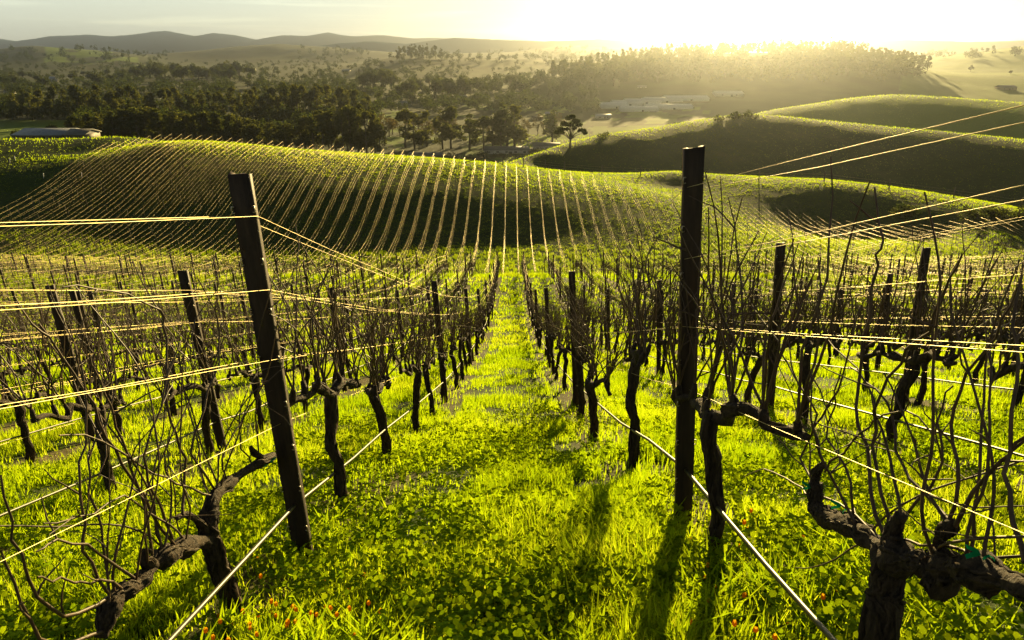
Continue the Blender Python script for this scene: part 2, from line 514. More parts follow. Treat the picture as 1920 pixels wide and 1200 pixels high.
# ------------------------------------------------------------------ ground sheet (polar, finer near the camera)
def build_ground():
    rr = np.r_[0.0, np.geomspace(0.4, 7300, 740)]
    aa = np.r_[np.linspace(-110, -50, 40), np.linspace(-49.5, 49.5, 560), np.linspace(50, 110, 40)]
    a = np.radians(aa)
    Rg, Ag = np.meshgrid(rr, a, indexing='ij')
    x = Rg * np.sin(Ag); y = Rg * np.cos(Ag) - 3.0
    z = H(x.ravel(), y.ravel()).reshape(x.shape)
    n, m = x.shape
    i, j = np.meshgrid(np.arange(n - 1), np.arange(m - 1), indexing='ij')
    q = np.stack([i * m + j, (i + 1) * m + j, (i + 1) * m + j + 1, i * m + j + 1], -1).reshape(-1, 4)
    v = np.stack([x, y, z], -1).reshape(-1, 3)
    zone = np.zeros((len(v), 4), np.float32); zone[:, 3] = 1
    X, Y = v[:, 0], v[:, 1]
    rowd = np.abs(((X + 1.05) / 2.0 + .5) % 1.0 - .5) * 2.0
    zone[:, 0] = np.clip(1 - rowd / .45, 0, 1) * .75 * (Y < 60) * (fbm(X / .8, Y / .8, 31) > .42)
    px, py, _ = project(v)
    zone[:, 0] = np.maximum(zone[:, 0], ((px > 280) & (px < 680) & (Y > 150) & (Y < 175)) * .9)
    zone[:, 0] = np.maximum(zone[:, 0], ((X > -5) & (X < 130) & (np.abs(Y - np.interp(X, [-5, 5, 34, 64, 77, 90], [166, 164, 158, 143, 132, 121])) < 2.5)) * .8)
    zone[:, 1] = np.clip((Y - 330) / 150, 0, 1)
    wood = (Y > 330) & (((px < 740) & (py > 112)) | ((px > 1020) & (px < 1740) & (py < 165) & (Y < 1400)))
    zone[:, 3] = 1
    f_ = (fbm(px / 34, py / 7, 77) > .5)
    zone[:, 2] = 0
    zone[:, 2] = ((Y > 330) & (Y < 600) & (X > 60)) | ((Y > 420) & (px > 1690) & (py > 84)) | ((Y > 1800) & (px > 85) & (px < 260) & (py < 124) & f_) | ((Y > 400) & (px > 690) & (px < 1330) & (py > 188) & (fbm(px / 34, py / 7, 77) > .62)) | ((Y > 350) & (px < 140) & (py > 225))
    o = obj('ground', np_mesh('ground', v, q, M['ground'], True, {'zone': zone}))
    tag(o, kind='structure')
    return float(v[:, 2].min())
GROUND_MIN = build_ground()

# mountains: three ridges along the horizon
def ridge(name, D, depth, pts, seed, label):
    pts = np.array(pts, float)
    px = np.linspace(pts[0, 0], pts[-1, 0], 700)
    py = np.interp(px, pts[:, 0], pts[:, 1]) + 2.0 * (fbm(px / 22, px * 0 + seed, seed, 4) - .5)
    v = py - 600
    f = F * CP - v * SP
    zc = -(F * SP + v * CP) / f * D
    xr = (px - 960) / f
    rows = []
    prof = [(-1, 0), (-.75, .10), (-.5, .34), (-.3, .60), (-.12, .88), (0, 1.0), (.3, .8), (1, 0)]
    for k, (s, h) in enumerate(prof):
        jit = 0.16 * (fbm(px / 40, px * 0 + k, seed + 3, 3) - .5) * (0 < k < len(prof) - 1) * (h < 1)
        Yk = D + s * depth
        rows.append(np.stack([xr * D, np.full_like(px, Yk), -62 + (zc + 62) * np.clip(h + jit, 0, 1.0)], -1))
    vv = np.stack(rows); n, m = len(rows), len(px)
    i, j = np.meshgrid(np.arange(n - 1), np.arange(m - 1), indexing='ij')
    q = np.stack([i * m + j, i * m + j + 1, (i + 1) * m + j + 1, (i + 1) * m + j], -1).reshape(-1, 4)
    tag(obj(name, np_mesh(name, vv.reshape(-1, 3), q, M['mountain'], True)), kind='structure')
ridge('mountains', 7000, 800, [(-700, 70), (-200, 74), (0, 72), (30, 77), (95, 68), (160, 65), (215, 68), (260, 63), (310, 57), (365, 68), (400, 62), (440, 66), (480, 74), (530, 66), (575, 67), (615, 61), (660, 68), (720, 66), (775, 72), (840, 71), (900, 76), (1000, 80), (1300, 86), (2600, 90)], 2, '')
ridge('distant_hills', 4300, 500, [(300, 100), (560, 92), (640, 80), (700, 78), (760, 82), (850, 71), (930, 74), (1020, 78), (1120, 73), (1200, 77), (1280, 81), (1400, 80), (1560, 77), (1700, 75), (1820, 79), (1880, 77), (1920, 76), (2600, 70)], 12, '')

# ------------------------------------------------------------------ grass
def blade_mesh(P, h, w, tint, seg2=True, lean=.5):
    n = len(P)
    az = rng.random(n) * 2 * math.pi
    side = np.stack([np.cos(az), np.sin(az), np.zeros(n)], -1)
    la = rng.random(n) * 2 * math.pi
    ld = np.stack([np.cos(la), np.sin(la), np.zeros(n)], -1) * (rng.random(n) * lean * h)[:, None]
    up = np.array((0, 0, 1.0))
    wv = side * (w / 2)[:, None]
    if seg2:
        mid = P + ld * .3 + up * (h * .55)[:, None]
        tip = P + ld + up * (h * (1 - .3 * rng.random(n)))[:, None]
        v = np.stack([P - wv, P + wv, mid - wv * .8, mid + wv * .8, tip], 1).reshape(-1, 3)
        b = np.arange(n)[:, None] * 5
        q = b + np.array([[0, 1, 3, 2]]); t = b + np.array([[2, 3, 4]])
        return v, q, t, np.repeat(tint, 5)
    tip = P + ld + up * h[:, None]
    v = np.stack([P - wv, P + wv, tip], 1).reshape(-1, 3)
    t = np.arange(n)[:, None] * 3 + np.array([[0, 1, 2]])
    return v, np.zeros((0, 4), int), t, np.repeat(tint, 3)
def grass_band(name, N, r0, r1, hf, wf, seg2, az=44.0, keep=None, tint_add=0.0, lit_height=None):
    lr = rng.random(N)
    r = r0 * (r1 / r0) ** lr
    a = np.radians((rng.random(N) * 2 - 1) * az)
    x = r * np.sin(a); y = r * np.cos(a)
    m = np.ones(N, bool)
    big = fbm(x / .55, y / .55, 21); lo = fbm(x / 2.5, y / 2.5, 22)
    rowd = np.abs(((x + 1.05) / 2.0 + .5) % 1.0 - .5) * 2.0
    m &= ~((rowd < .3) & (y < 60) & (rng.random(N) < .86) & (fbm(x / .8, y / .8, 31) > .42))
    if keep is not None: m &= keep(x, y)
    m &= rng.random(N) < np.clip((big - .29) * 3.4, .06, 1)
    x, y, r, big, lo = x[m], y[m], r[m], big[m], lo[m]
    P = np.stack([x, y, H(x, y) - .012], -1)
    n = len(x)
    h = hf(r) * (.25 + 1.4 * np.clip(big * 1.5 - .25, 0, 1)) * (.6 + .8 * rng.random(n)); w = wf(r) * (.6 + .8 * rng.random(n))
    if lit_height:      # sun and shade put into blade height: tall where lit, short on shaded banks
        e = 2.5
        sl = (H(x + e * SUN_DIR.x, y + e * SUN_DIR.y) - P[:, 2]) / e
        h = h * np.interp(sl, lit_height[0], lit_height[1])
    tint = np.clip(.25 + .55 * lo + .35 * (rng.random(n) - .5) + .25 * (rng.random(n) < .06) + tint_add, 0, 1)
    v, q, t, c = blade_mesh(P, h, w, tint, seg2)
    ca = np.stack([c, c, c, np.ones_like(c)], -1)
    o = obj(name, np_mesh(name, v, [q, t], M['grass'], False, {'tint': ca}))
    tag(o, 'short bright green grass covering the vineyard floor', 'grass', kind='stuff')
    return o
grass_band('near_grass', 290000, 1.6, 7.5, lambda r: .115 + 0 * r, lambda r: .0045 + .0009 * r, True)
grass_band('alley_grass', 420000, 7.0, 60, lambda r: .085 + .0016 * r, lambda r: .0017 * r, False)
grass_band('valley_grass', 800000, 54, 176, lambda r: np.where(r > 122, .13, .13 + .0008 * r), lambda r: .00075 * r, False,
           keep=lambda x, y: (y > 90) | (y < 60), lit_height=([.05, .14], [1.45, .30]))
grass_band('hill_grass', 190000, 170, 560, lambda r: .14 + .0003 * r, lambda r: .0009 * r, False,
           keep=lambda x, y: (x > -5 + .0 * y) | (y < 230), lit_height=([.04, .13], [1.5, .5]))

# clover and other broad leaves between the blades
def clover(name, N, r0, r1, size):
    r = r0 * (r1 / r0) ** rng.random(N); a = np.radians((rng.random(N) * 2 - 1) * 42)
    x = r * np.sin(a); y = r * np.cos(a)
    m = rng.random(N) < np.clip((fbm(x / .7, y / .7, 41) - .38) * 5, 0.04, 1)
    x, y = x[m], y[m]; n = len(x)
    hh = .05 + .11 * rng.random(n)
    c = np.stack([x, y, H(x, y) + hh], -1)
    sz = size * (.55 + .9 * rng.random(n))
    base = rng.random(n) * 2 * math.pi
    tint = np.clip(rng.random(n) * .7 + .4 * fbm(x / 1.5, y / 1.5, 44) - .05, 0, 1)
    V, Fq, C = [], [], []
    for k in range(3):
        an = base + k * 2.094 + rng.normal(0, .25, n)
        d = np.stack([np.cos(an), np.sin(an), rng.normal(.15, .35, n)], -1)
        s = np.stack([-np.sin(an), np.cos(an), rng.normal(0, .3, n)], -1)
        L = sz[:, None]
        v = np.stack([c, c + d * L * .4 - s * L * .46, c + d * L * .85 - s * L * .42, c + d * L * 1.0, c + d * L * .85 + s * L * .42, c + d * L * .4 + s * L * .46], 1)
        V.append(v.reshape(-1, 3)); C.append(np.repeat(tint, 6))
    V = np.vstack(V); C = np.concatenate(C)
    b = np.arange(n * 3)[:, None] * 6
    q = np.vstack([b + np.array([[0, 1, 2, 3]]), b + np.array([[0, 3, 4, 5]])])
    o = obj(name, np_mesh(name, V, [q], M['clover'], False, {'tint': np.stack([C, C, C, np.ones_like(C)], -1)}))
    tag(o, 'broad clover leaves growing among the near grass', 'clover', kind='stuff')
clover('clover', 36000, 1.7, 9, .019)

# long lance leaves of the weeds in the foreground
def weeds(N):
    V, Q, T, C = [], [], [], []
    pxs = []
    spots = [(rng.uniform(-1.2, 1.6), rng.uniform(1.9, 3.6)) for _ in range(N)]
    P, h, w, tn = [], [], [], []
    for (x, y) in spots:
        if fbm(np.array([x / .5]), np.array([y / .5]), 61)[0] < .45: continue
        z = h1(x, y); k = random.randint(6, 12); t0 = random.random()
        for _ in range(k):
            P.append((x + random.gauss(0, .012), y + random.gauss(0, .012), z)); h.append(random.uniform(.10, .20)); w.append(random.uniform(.010, .018)); tn.append(min(1, .2 + .6 * t0 + random.uniform(-.1, .1)))
    v, q, t, c = blade_mesh(np.array(P), np.array(h), np.array(w), np.array(tn), True, 1.1)
    o = obj('weeds', np_mesh('weeds', v, [q, t], M['clover'], False, {'tint': np.stack([c, c, c, np.ones_like(c)], -1)}))
    tag(o, 'leafy green weeds in tufts at the bottom of the picture', 'weeds', kind='stuff')
weeds(1500)

# ------------------------------------------------------------------ vineyard rows
def row_x(n): return (-1.05 - 2.02 * (-n - 1)) if n < 0 else (0.90 + 2.03 * (n - 1))
ROWS = [n for n in range(-40, 41) if n != 0]
def row_end(x): return float(np.interp(x, [-82, -68, -33, 0, 33, 60, 85], [150, 152, 151, 146, 134, 120, 113]))
def row_start(x): return max(0.25, abs(x) / 1.0)
NEAR_POSTS = {-1: [-4.2, 3.14, 10.6], 1: [-3.8, 3.32, 9.35], -2: [.1, 6.95, 12.4], 2: [.3, 7.6, 13.6], -3: [1.5, 8.0, 14.8], 3: [1.6, 8.5, 15.6], -4: [4.5, 11.6]}
LEAN = -0.045                          # metres sideways per metre of height
row_posts = {}
def row_lbl(n):
    s = 'left' if n < 0 else 'right'
    return ordinal(abs(n)) + ' row ' + s + ' of the grass alley'
allp = []
for n in ROWS:
    x = row_x(n); ye = row_end(x); r_ = random.Random(n * 7 + 3)
    ys = list(NEAR_POSTS.get(n, [row_start(x) * .9 + r_.uniform(0, 6.5)]))
    while ys[-1] + 6.6 < ye - 1: ys.append(ys[-1] + (7.0 + r_.uniform(-.4, .4) if ys[-1] < 60 else 5.6 + r_.uniform(-.3, .3)))
    ys[-1] = ye
    zs = H(np.full(len(ys), x), np.array(ys))
    row_posts[n] = (x, np.array(ys), zs)
    for i, (y, z) in enumerate(zip(ys, zs)):
        if y > .8: allp.append((n, i, x, y, z))
# post meshes
def post_mesh(name, w, d, hgt, seed, hooks=False):
    r_ = np.random.default_rng(seed)
    b = MB()
    n = 14
    zz = np.linspace(-.25, hgt, n)
    # open channel section: front web and two flanges, slightly irregular
    sec = np.array([(-w / 2, -d / 2), (w / 2, -d / 2), (w / 2, d / 2), (w * .28, d / 2), (w * .24, d * .1), (-w * .24, d * .1), (-w * .28, d / 2), (-w / 2, d / 2)])
    k = len(sec)
    V = []
    for z in zz:
        j = r_.normal(0, .0012, (k, 2))
        V.append(np.c_[sec + j, np.full(k, z)])
    V = np.vstack(V)
    V[-k:, 2] += r_.normal(0, .004, k)
    q = []
    for i in range(n - 1):
        for j in range(k):
            q.append((i * k + j, i * k + (j + 1) % k, (i + 1) * k + (j + 1) % k, (i + 1) * k + j))
    top = (n - 1) * k
    b.add(V, q + [(top, top + 5, top + 6, top + 7), (top, top + 1, top + 4, top + 5), (top + 1, top + 2, top + 3, top + 4)])
    return b.mesh(name, M['post_surface'])
PM = [post_mesh('trellis_post', .085, .05, 2.0, s) for s in range(4)]
THIN = [post_mesh('trellis_stake', .05, .035, 1.85, 10 + s) for s in range(3)]
def in_frame(px, py, m=60): return -m < px < 1920 + m and -m < py < 1200 + m
score = []
for (n, i, x, y, z) in allp:
    px, py, f = project(np.array((x, y, z + 1.0)))
    vis = in_frame(px, py) and not (58 < y < 82)
    score.append((y if vis else 1e6, n, i, x, y, z))
score.sort()
ind, rest = score[:296], score[296:]
seq = {}
def lean_of(n, i): return LEAN + random.Random(n * 31 + i).gauss(0, .012)
for s, n, i, x, y, z in sorted(ind, key=lambda t: (t[1], t[4])):
    seq[n] = seq.get(n, 0) + 1
    me = PM[(n * 3 + i) % 4] if y < 70 else THIN[(n + i) % 3]
    o = obj('trellis_post', me, loc=(x, y, z), rot=(random.gauss(0, .012), lean_of(n, i), random.gauss(0, .08)))
    if n == 1 and i == 1: o.scale.z = .985; o.rotation_euler = (0, -.053, 0)
    if n == -1 and i == 1: o.location.z -= .09; o.scale.z = 1.03; o.rotation_euler = (0, -.044, 0)
    if n == -1 and i == 1:
        lab = 'tall dark trellis post leaning left, nearest post left of the grass alley'
    elif n == 1 and i == 1:
        lab = 'tall dark upright trellis post against the sun glow, nearest right of the alley'
    else:
        lab = 'dark slim trellis post, number ' + str(seq[n]) + ' from the front in the ' + row_lbl(n)
        lab = 'dark trellis post, ' + ordinal(seq[n]) + ' from the front in the ' + row_lbl(n)
    tag(o, lab, 'post', 'trellis posts standing along the vine rows')
    if abs(n) == 1 and i in (1, 2) or (abs(n) == 2 and i == 1):
        for k in range(8 if i == 1 and abs(n) == 1 else 5):
            zz = 1.86 - k * .222
            for sx in (-1, 1):
                cb = MB()
                cb.tube([(sx * .037, -.026, zz + .012), (sx * .0475, -.030, zz + .014), (sx * .050, -.030, zz), (sx * .0475, -.030, zz - .014), (sx * .037, -.026, zz - .012)], .0028, 5)
                obj('wire_hook', cb.mesh('wire_hook', M['clip'], True), o)
b = MB()
for s, n, i, x, y, z in rest:
    if s >= 1e6 and not (-200 < project(np.array((x, y, z)))[0] < 2120): continue
    l = lean_of(n, i)
    b.box((x + l * .9, y, z + .9), (.055 if y < 70 else .04, .035, 1.9), (0, l, 0))
tag(obj('distant_posts', b.mesh('distant_posts', M['post_surface'])), 'hundreds of thin dark trellis stakes on the far vineyard slope', 'posts', kind='stuff')

# wires and drip hoses
def wire_pts(n, hgt, off, wav, r_, y_from=None):
    x, ys, zs = row_posts[n]
    Yn = []
    for a_, b_ in zip(ys[:-1], ys[1:]):
        m = 6 if b_ < 14 and abs(n) <= 4 else (3 if b_ < 45 else 2)
        for k in range(m): Yn.append(a_ + (b_ - a_) * k / m)
    Yn.append(ys[-1]); Yn = np.array(Yn)
    zh = zs + hgt
    if abs(n) == 1:                     # wires run flatter than the ground towards the next post uphill
        zh[0] = zh[1] + (ys[1] - ys[0]) * np.interp(hgt, [.4, .8, 1.13, 1.46, 1.79], [.30, .36, .37, .31 + .03 * (n > 0), .212 + .035 * (n > 0)])
    zi = np.interp(Yn, ys, zh) - hgt
    idx = np.clip(np.searchsorted(ys, Yn, 'right') - 1, 0, len(ys) - 2)
    t = (Yn - ys[idx]) / (ys[idx + 1] - ys[idx])
    sag = -4 * t * (1 - t) * (.012 + .02 * r_.random())
    node = (t < 1e-6)
    P = np.stack([x + LEAN * hgt + off + r_.normal(0, wav, len(Yn)) * ~node, Yn, zi + hgt + sag + r_.normal(0, wav, len(Yn)) * ~node], -1)
    return P
def add_wire(n, hgt, off, wav, name, material, rad0, label, cat, group):
    r_ = np.random.default_rng(int(abs(n) * 100 + hgt * 40 + (n < 0) * 7 + off * 900 + 50))
    P = wire_pts(n, hgt, off, wav, r_)
    # fine resampling so that wavy wires bend softly
    rad = np.maximum(rad0, np.interp(P[:, 1], [0, 15, 60, 150], [0, .0011, .0030, .0055 if abs(n) <= 3 else .0112]))
    b = MB().tube(P, rad, 5 if abs(n) <= 4 else 4)
    o = obj(name, b.mesh(name, material, True))
    tag(o, label, cat, group)
LEV = [(.80, 0.0, 'cordon'), (1.13, -.045, 'lower left'), (1.13, .045, 'lower right'), (1.46, -.045, 'middle left'), (1.46, .045, 'middle right'), (1.79, -.045, 'top left'), (1.79, .045, 'top right')]
for n in ROWS:
    near = abs(n) <= 3
    if near:
        for hgt, off, nm in LEV:
            add_wire(n, hgt, off, .004, 'trellis_wire', M['wire'], .0011, 'shiny steel ' + nm + ' wire of the ' + row_lbl(n), 'wire', 'steel wires strung along the vine rows')
        add_wire(n, .35, 0.0, .008, 'drip_hose', M['hose'], .0095, 'black drip hose shining along the ' + row_lbl(n), 'hose', 'drip hoses along the vine rows')
    else:
        for hgt, nm in ((.45, 'lowest'), (1.13, 'middle'), (1.79, 'top')):
            if hgt == .45 and abs(n) > 34: continue
            add_wire(n, hgt, 0.0, .003, 'trellis_wire', M['wire'], .0018, 'shiny steel ' + nm + ' wire of the ' + row_lbl(n), 'wire', 'steel wires strung along the vine rows')

# ------------------------------------------------------------------ vines
def smooth_line(pts, m):
    pts = np.asarray(pts, float); n = len(pts)
    t = np.linspace(0, n - 1, (n - 1) * m + 1)
    out = []
    for tt in t:
        i = min(int(tt), n - 2); u = tt - i
        p0, p1, p2, p3 = pts[max(i - 1, 0)], pts[i], pts[i + 1], pts[min(i + 2, n - 1)]
        out.append(.5 * ((2 * p1) + (p2 - p0) * u + (2 * p0 - 5 * p1 + 4 * p2 - p3) * u * u + (3 * p1 - p0 - 3 * p2 + p3) * u ** 3))
    return np.array(out)
def cane_line(r_, p, d, L, n=7, wob=.16):
    pts = [np.array(p, float)]; d = np.array(d, float); d /= np.linalg.norm(d)
    for k in range(n):
        d = d + r_.normal(0, wob, 3) * np.array((1, 1, .6)) + np.array((0, 0, .05)); d /= np.linalg.norm(d)
        pts.append(pts[-1] + d * L / n)
    return np.array(pts)
def vine_geo(seed, slope, lo=False, young=False):
    """trunk, two cordons and canes as MB collections, in the vine's own space (row runs along Y)"""
    r_ = np.random.default_rng(seed)
    hh = r_.uniform(.68, .80) if not young else .62
    tr, co, ca = MB(), [MB(), MB()], []
    k = 9 if not lo else 4
    zz = np.linspace(-.08, hh, k)
    wx = r_.normal(0, .035, k).cumsum() * .5; wy = r_.normal(0, .035, k).cumsum() * .5 + r_.normal(0, .05) * zz
    wx -= wx[0]; wy -= wy[0]
    rad = np.interp(zz, [-.08, .05, hh * .5, hh * .85, hh], [.050, .037, .030, .039, .034]) * (1 if not young else .5)
    tp = np.c_[wx, wy, zz]
    tr.tube(smooth_line(tp, 2) if not lo else tp, np.interp(np.linspace(0, 1, (k - 1) * 2 + 1), np.linspace(0, 1, k), rad) if not lo else rad, 12 if not lo else 4, True, .20 if not lo else 0, r_)
    if not lo: tr.bark(smooth_line(tp, 2), np.interp(np.linspace(0, 1, (k - 1) * 2 + 1), np.linspace(0, 1, k), rad), 16, r_)
    head = tp[-1]
    starts = []
    for s, mb in ((-1, co[0]), (1, co[1])):
        L = r_.uniform(.62, .8)
        m = 8 if not lo else 3
        u = np.linspace(0, 1, m)
        yy = s * L * u
        ax = r_.normal(0, .022, m) * (u > 0); az = r_.normal(0, .022, m) * (u > 0) + .05 * np.sin(u * math.pi)
        A = np.c_[head[0] * (1 - u) + ax, head[1] + yy, head[2] - .015 - slope * (yy) + az]
        ar = (.028 - .013 * u) * (1 + .25 * r_.normal(0, 1, m) * (not lo)) * (1 if not young else .5)
        ar = np.clip(ar, .010, .05)
        mb.tube(smooth_line(A, 2) if not lo else A, np.interp(np.linspace(0, 1, (m - 1) * 2 + 1), u, ar) if not lo else ar, 8 if not lo else 3, True, .22 if not lo else 0, r_)
        if not lo: mb.bark(smooth_line(A, 2), np.interp(np.linspace(0, 1, (m - 1) * 2 + 1), u, ar), 10, r_)
        ns = (5 if not lo else 6) if not young else 2
        for q in range(ns):
            t = (q + .4 + .5 * r_.random()) / ns
            p = np.array([np.interp(t, u, A[:, c_]) for c_ in range(3)])
            sp = p + np.array((r_.normal(0, .015), r_.normal(0, .015), .05 + .03 * r_.random()))
            if not lo:
                mb.tube([p, (p + sp) / 2 + r_.normal(0, .006, 3), sp], [.019, .018, .013], 6, True, .2, r_)
            starts.append(sp)
    for sp in starts:
        for _ in range((int(r_.integers(2, 5)) if not lo else int(r_.integers(3, 5))) if not young else 1):
            L = (r_.uniform(.45, .92) if slope > .35 and not lo else r_.uniform(.3, .62)) if not young else .35
            d = (r_.normal(0, .22), r_.normal(0, .42), 1.0)
            pts = cane_line(r_, sp, d, L, 7 if not lo else 3, .15 if not lo else .22)
            c = MB()
            n = len(pts)
            c.tube(pts, np.linspace(.0062, .0022, n) * (1 if not lo else 1.25), 5 if not lo else 3, False)
            for _s in range(int(r_.integers(0, 3)) if not lo else int(r_.integers(0, 2))):
                i = int(r_.integers(1, n - 1))
                d2 = (pts[i] - pts[i - 1]) / (np.linalg.norm(pts[i] - pts[i - 1]) + 1e-9) + r_.normal(0, .7, 3)
                sub = cane_line(r_, pts[i], d2, r_.uniform(.12, .4), 4 if not lo else 2, .2)
                c.tube(sub, np.linspace(.0038, .0016, len(sub)) * (1 if not lo else 1.3), 4 if not lo else 3, False)
            ca.append(c)
    return tr, co, ca
def merge(mbs):
    o = MB()
    for m in mbs:
        nb = o.n
        for v in m.v: o.v.append(v)
        for q in m.q: o.q.append(q + nb)
        for t in m.t: o.t.append(t + nb)
        o.n += m.n
    return o
vines = []
for n in ROWS:
    x = row_x(n); r_ = random.Random(n * 13 + 1)
    ys = {-1: [3.88, 5.68], 1: [2.80, 4.9]}.get(n)
    y = ys[-1] + 1.6 if ys else row_start(x) * .85 + r_.uniform(0, 1.5)
    ys = list(ys) if ys else []
    while y < min(row_end(x) - 1, 57): ys.append(y); y += 1.62 + r_.uniform(-.12, .12)
    for i, yy in enumerate(ys):
        if yy > .9: vines.append((n, x + (r_.gauss(0, .04) if yy > 6 else 0), yy))
vx = np.array([v[1] for v in vines]); vy = np.array([v[2] for v in vines]); vz = H(vx, vy)
vpx, vpy, vf = project(np.stack([vx, vy, vz + .8], -1))
order = np.argsort(np.where((vpx > -160) & (vpx < 2080), vf, 1e6))
N_IND = 296
SLOPES = [.38, .30, .20, .34]
def slope_class(y): return 0 if y < 22 else (1 if y < 30 else (2 if y < 53 else 3))
protos = {}
def vine_proto(cls, var, near):
    key = (cls, var, near)
    if key in protos: return protos[key]
    tr, co, ca = vine_geo(100 + cls * 20 + var, SLOPES[cls])
    root = empty('grapevine')
    kids = [obj('trunk', tr.mesh('trunk', M['vine_bark'], True), root)]
    for c in co: kids.append(obj('cordon', c.mesh('cordon', M['vine_bark'], True), root))
    if near:
        for c in ca: kids.append(obj('cane', c.mesh('cane', M['vine_cane'], True), root))
    else:
        kids.append(obj('cane_growth', merge(ca).mesh('cane_growth', M['vine_cane'], True), root))
    KIDS[root.name] = kids
    protos[key] = [root, False]
    return protos[key]
vseq = {}
indiv = sorted(order[:N_IND], key=lambda k: (vines[k][0], vines[k][2]))
near_set = set(order[:14].tolist())
for k in indiv:
    n, x, y = vines[k]
    vseq[n] = vseq.get(n, 0) + 1
    pr = vine_proto(slope_class(y), (k * 7 + n) % 6, k in near_set)
    loc = (x, y, float(vz[k]))
    flip = (n + k) % 2
    rz = random.gauss(0, .06)
    if not pr[1]:
        o = pr[0]; pr[1] = True; o.location = loc; o.rotation_euler = (0, 0, rz)
    else:
        o = dup(pr[0], loc, (0, 0, rz))
    o.scale = (random.choice((-1, 1)) * random.uniform(.9, 1.1), random.uniform(.95, 1.08), random.uniform(.95, 1.1))
    tag(o, 'bare pruned grapevine, ' + ordinal(vseq[n]) + ' from the front in the ' + row_lbl(n), 'vine', 'bare grapevines along the vineyard rows')
b = MB()
lows = [[merge([t_] + c_ + k_) for t_, c_, k_ in [vine_geo(900 + cls * 10 + v, SLOPES[cls], True)]][0] for cls in range(4) for v in range(5)]
for k in order[N_IND:]:
    n, x, y = vines[k]
    if y < 6 and vf[k] > 1e5: continue
    m = lows[slope_class(y) * 5 + (k % 5)]
    sx = random.choice((-1, 1))
    nb = b.n
    for v in m.v: b.v.append(v * np.array((sx, 1.1, 1.0)) + np.array((x, y, vz[k])))
    for q in m.q: b.q.append(q + nb)
    for t_ in m.t: b.t.append(t_ + nb)
    b.n += m.n
tag(obj('distant_vines', b.mesh('distant_vines', M['vine_cane'])), 'tangled mass of bare vines down the near vineyard slope', 'vines', kind='stuff')
b = MB()
yl = [merge([t_] + c_ + k_) for t_, c_, k_ in [vine_geo(700 + v, 0.0, True, True) for v in range(4)]]
yx, yy_ = [], []
for n in ROWS:
    x = row_x(n); ye = row_end(x); y = 90 + random.random()
    while y < min(ye, 103):
        if abs(x) / y < .85: yx.append(x); yy_.append(y)
        y += 1.7
yx = np.array(yx); yy_ = np.array(yy_); yz = H(yx, yy_)
for k in range(len(yx)):
    m = yl[k % 4]; nb = b.n
    for v in m.v: b.v.append(v + np.array((yx[k], yy_[k], yz[k])))
    for q in m.q: b.q.append(q + nb)
    for t_ in m.t: b.t.append(t_ + nb)
    b.n += m.n
tag(obj('young_vines', b.mesh('young_vines', M['vine_cane'])), 'thin young vines in lines on the far vineyard slope', 'vines', kind='stuff')

# the two big vines in front, measured on the row planes
def hero(name, x, trunk, arms, canes, label, trad, seed, extra=14):
    r_ = np.random.default_rng(seed)
    base = PX(*trunk[0], x); base[2] = h1(base[0], base[1])
    root = empty(name, base)
    def loc(pl, dx=0.0): 
        return np.array([PX(a_, b_, x + dx) for a_, b_ in pl]) - base
    tp = loc(trunk); tp[0, 2] = min(tp[0, 2], -.06)
    L = smooth_line(tp, 8)
    obj('trunk', MB().tube(L, np.linspace(trad * 1.15, trad, len(L)), 16, True, .13, r_).bark(L, np.linspace(trad * 1.15, trad, len(L)), 46, r_).mesh('trunk', M['vine_bark'], True), root)
    for pl, r0, r1 in arms:
        A = smooth_line(loc(pl), 8)
        rad = np.linspace(r0, r1, len(A)) * (1 + .25 * np.interp(np.arange(len(A)), np.arange(0, len(A) + 3, 3), r_.normal(0, 1, len(np.arange(0, len(A) + 3, 3)))))
        obj('cordon', MB().tube(A, np.clip(rad, r1 * .7, r0 * 1.5), 14, True, .17, r_).bark(A, np.clip(rad, r1 * .7, r0 * 1.5), 40, r_).mesh('cordon', M['vine_bark'], True), root)
    for pl, r0, dx in canes:
        A = loc(pl, 0)
        A[:, 0] += np.linspace(0, dx, len(A))
        A = smooth_line(A, 3)
        A += r_.normal(0, .004, A.shape)
        b = MB().tube(A, np.linspace(r0, r0 * .45, len(A)), 6, False)
        for _s in range(int(r_.integers(1, 4))):
            i = int(r_.integers(2, len(A) - 1))
            d2 = (A[i] - A[i - 1]) / (np.linalg.norm(A[i] - A[i - 1]) + 1e-9) + r_.normal(0, .7, 3)
            sub = cane_line(r_, A[i], d2, r_.uniform(.06, .25), 4, .2)
            b.tube(sub, np.linspace(r0 * .6, r0 * .25, len(sub)), 5, False)
        obj('cane', b.mesh('cane', M['vine_cane'], True), root)
    for _ in range(extra):
        pl, r0, r1 = arms[int(r_.integers(0, 2))]
        A = loc(pl); u = r_.uniform(0, len(A) - 1.01); i = int(u)
        p = A[i] + (A[i + 1] - A[i]) * (u - i)
        cl = cane_line(r_, p, (r_.normal(0, .28), r_.normal(.05, .38), 1.0), r_.uniform(.45, 1.05), 9, .15)
        r1 = r_.uniform(.0034, .0052)
        b = MB().tube(smooth_line(cl, 2), np.linspace(r1, r1 * .4, 19), 5, False)
        for _s in range(int(r_.integers(1, 4))):
            k = int(r_.integers(2, 9))
            b.tube(cane_line(r_, cl[k], r_.normal(0, 1, 3), r_.uniform(.08, .3), 4, .2), np.linspace(r1 * .6, r1 * .25, 5), 4, False)
        obj('cane', b.mesh('cane', M['vine_cane'], True), root)
    tag(root, label, 'vine', 'bare grapevines along the vineyard rows')
    return root
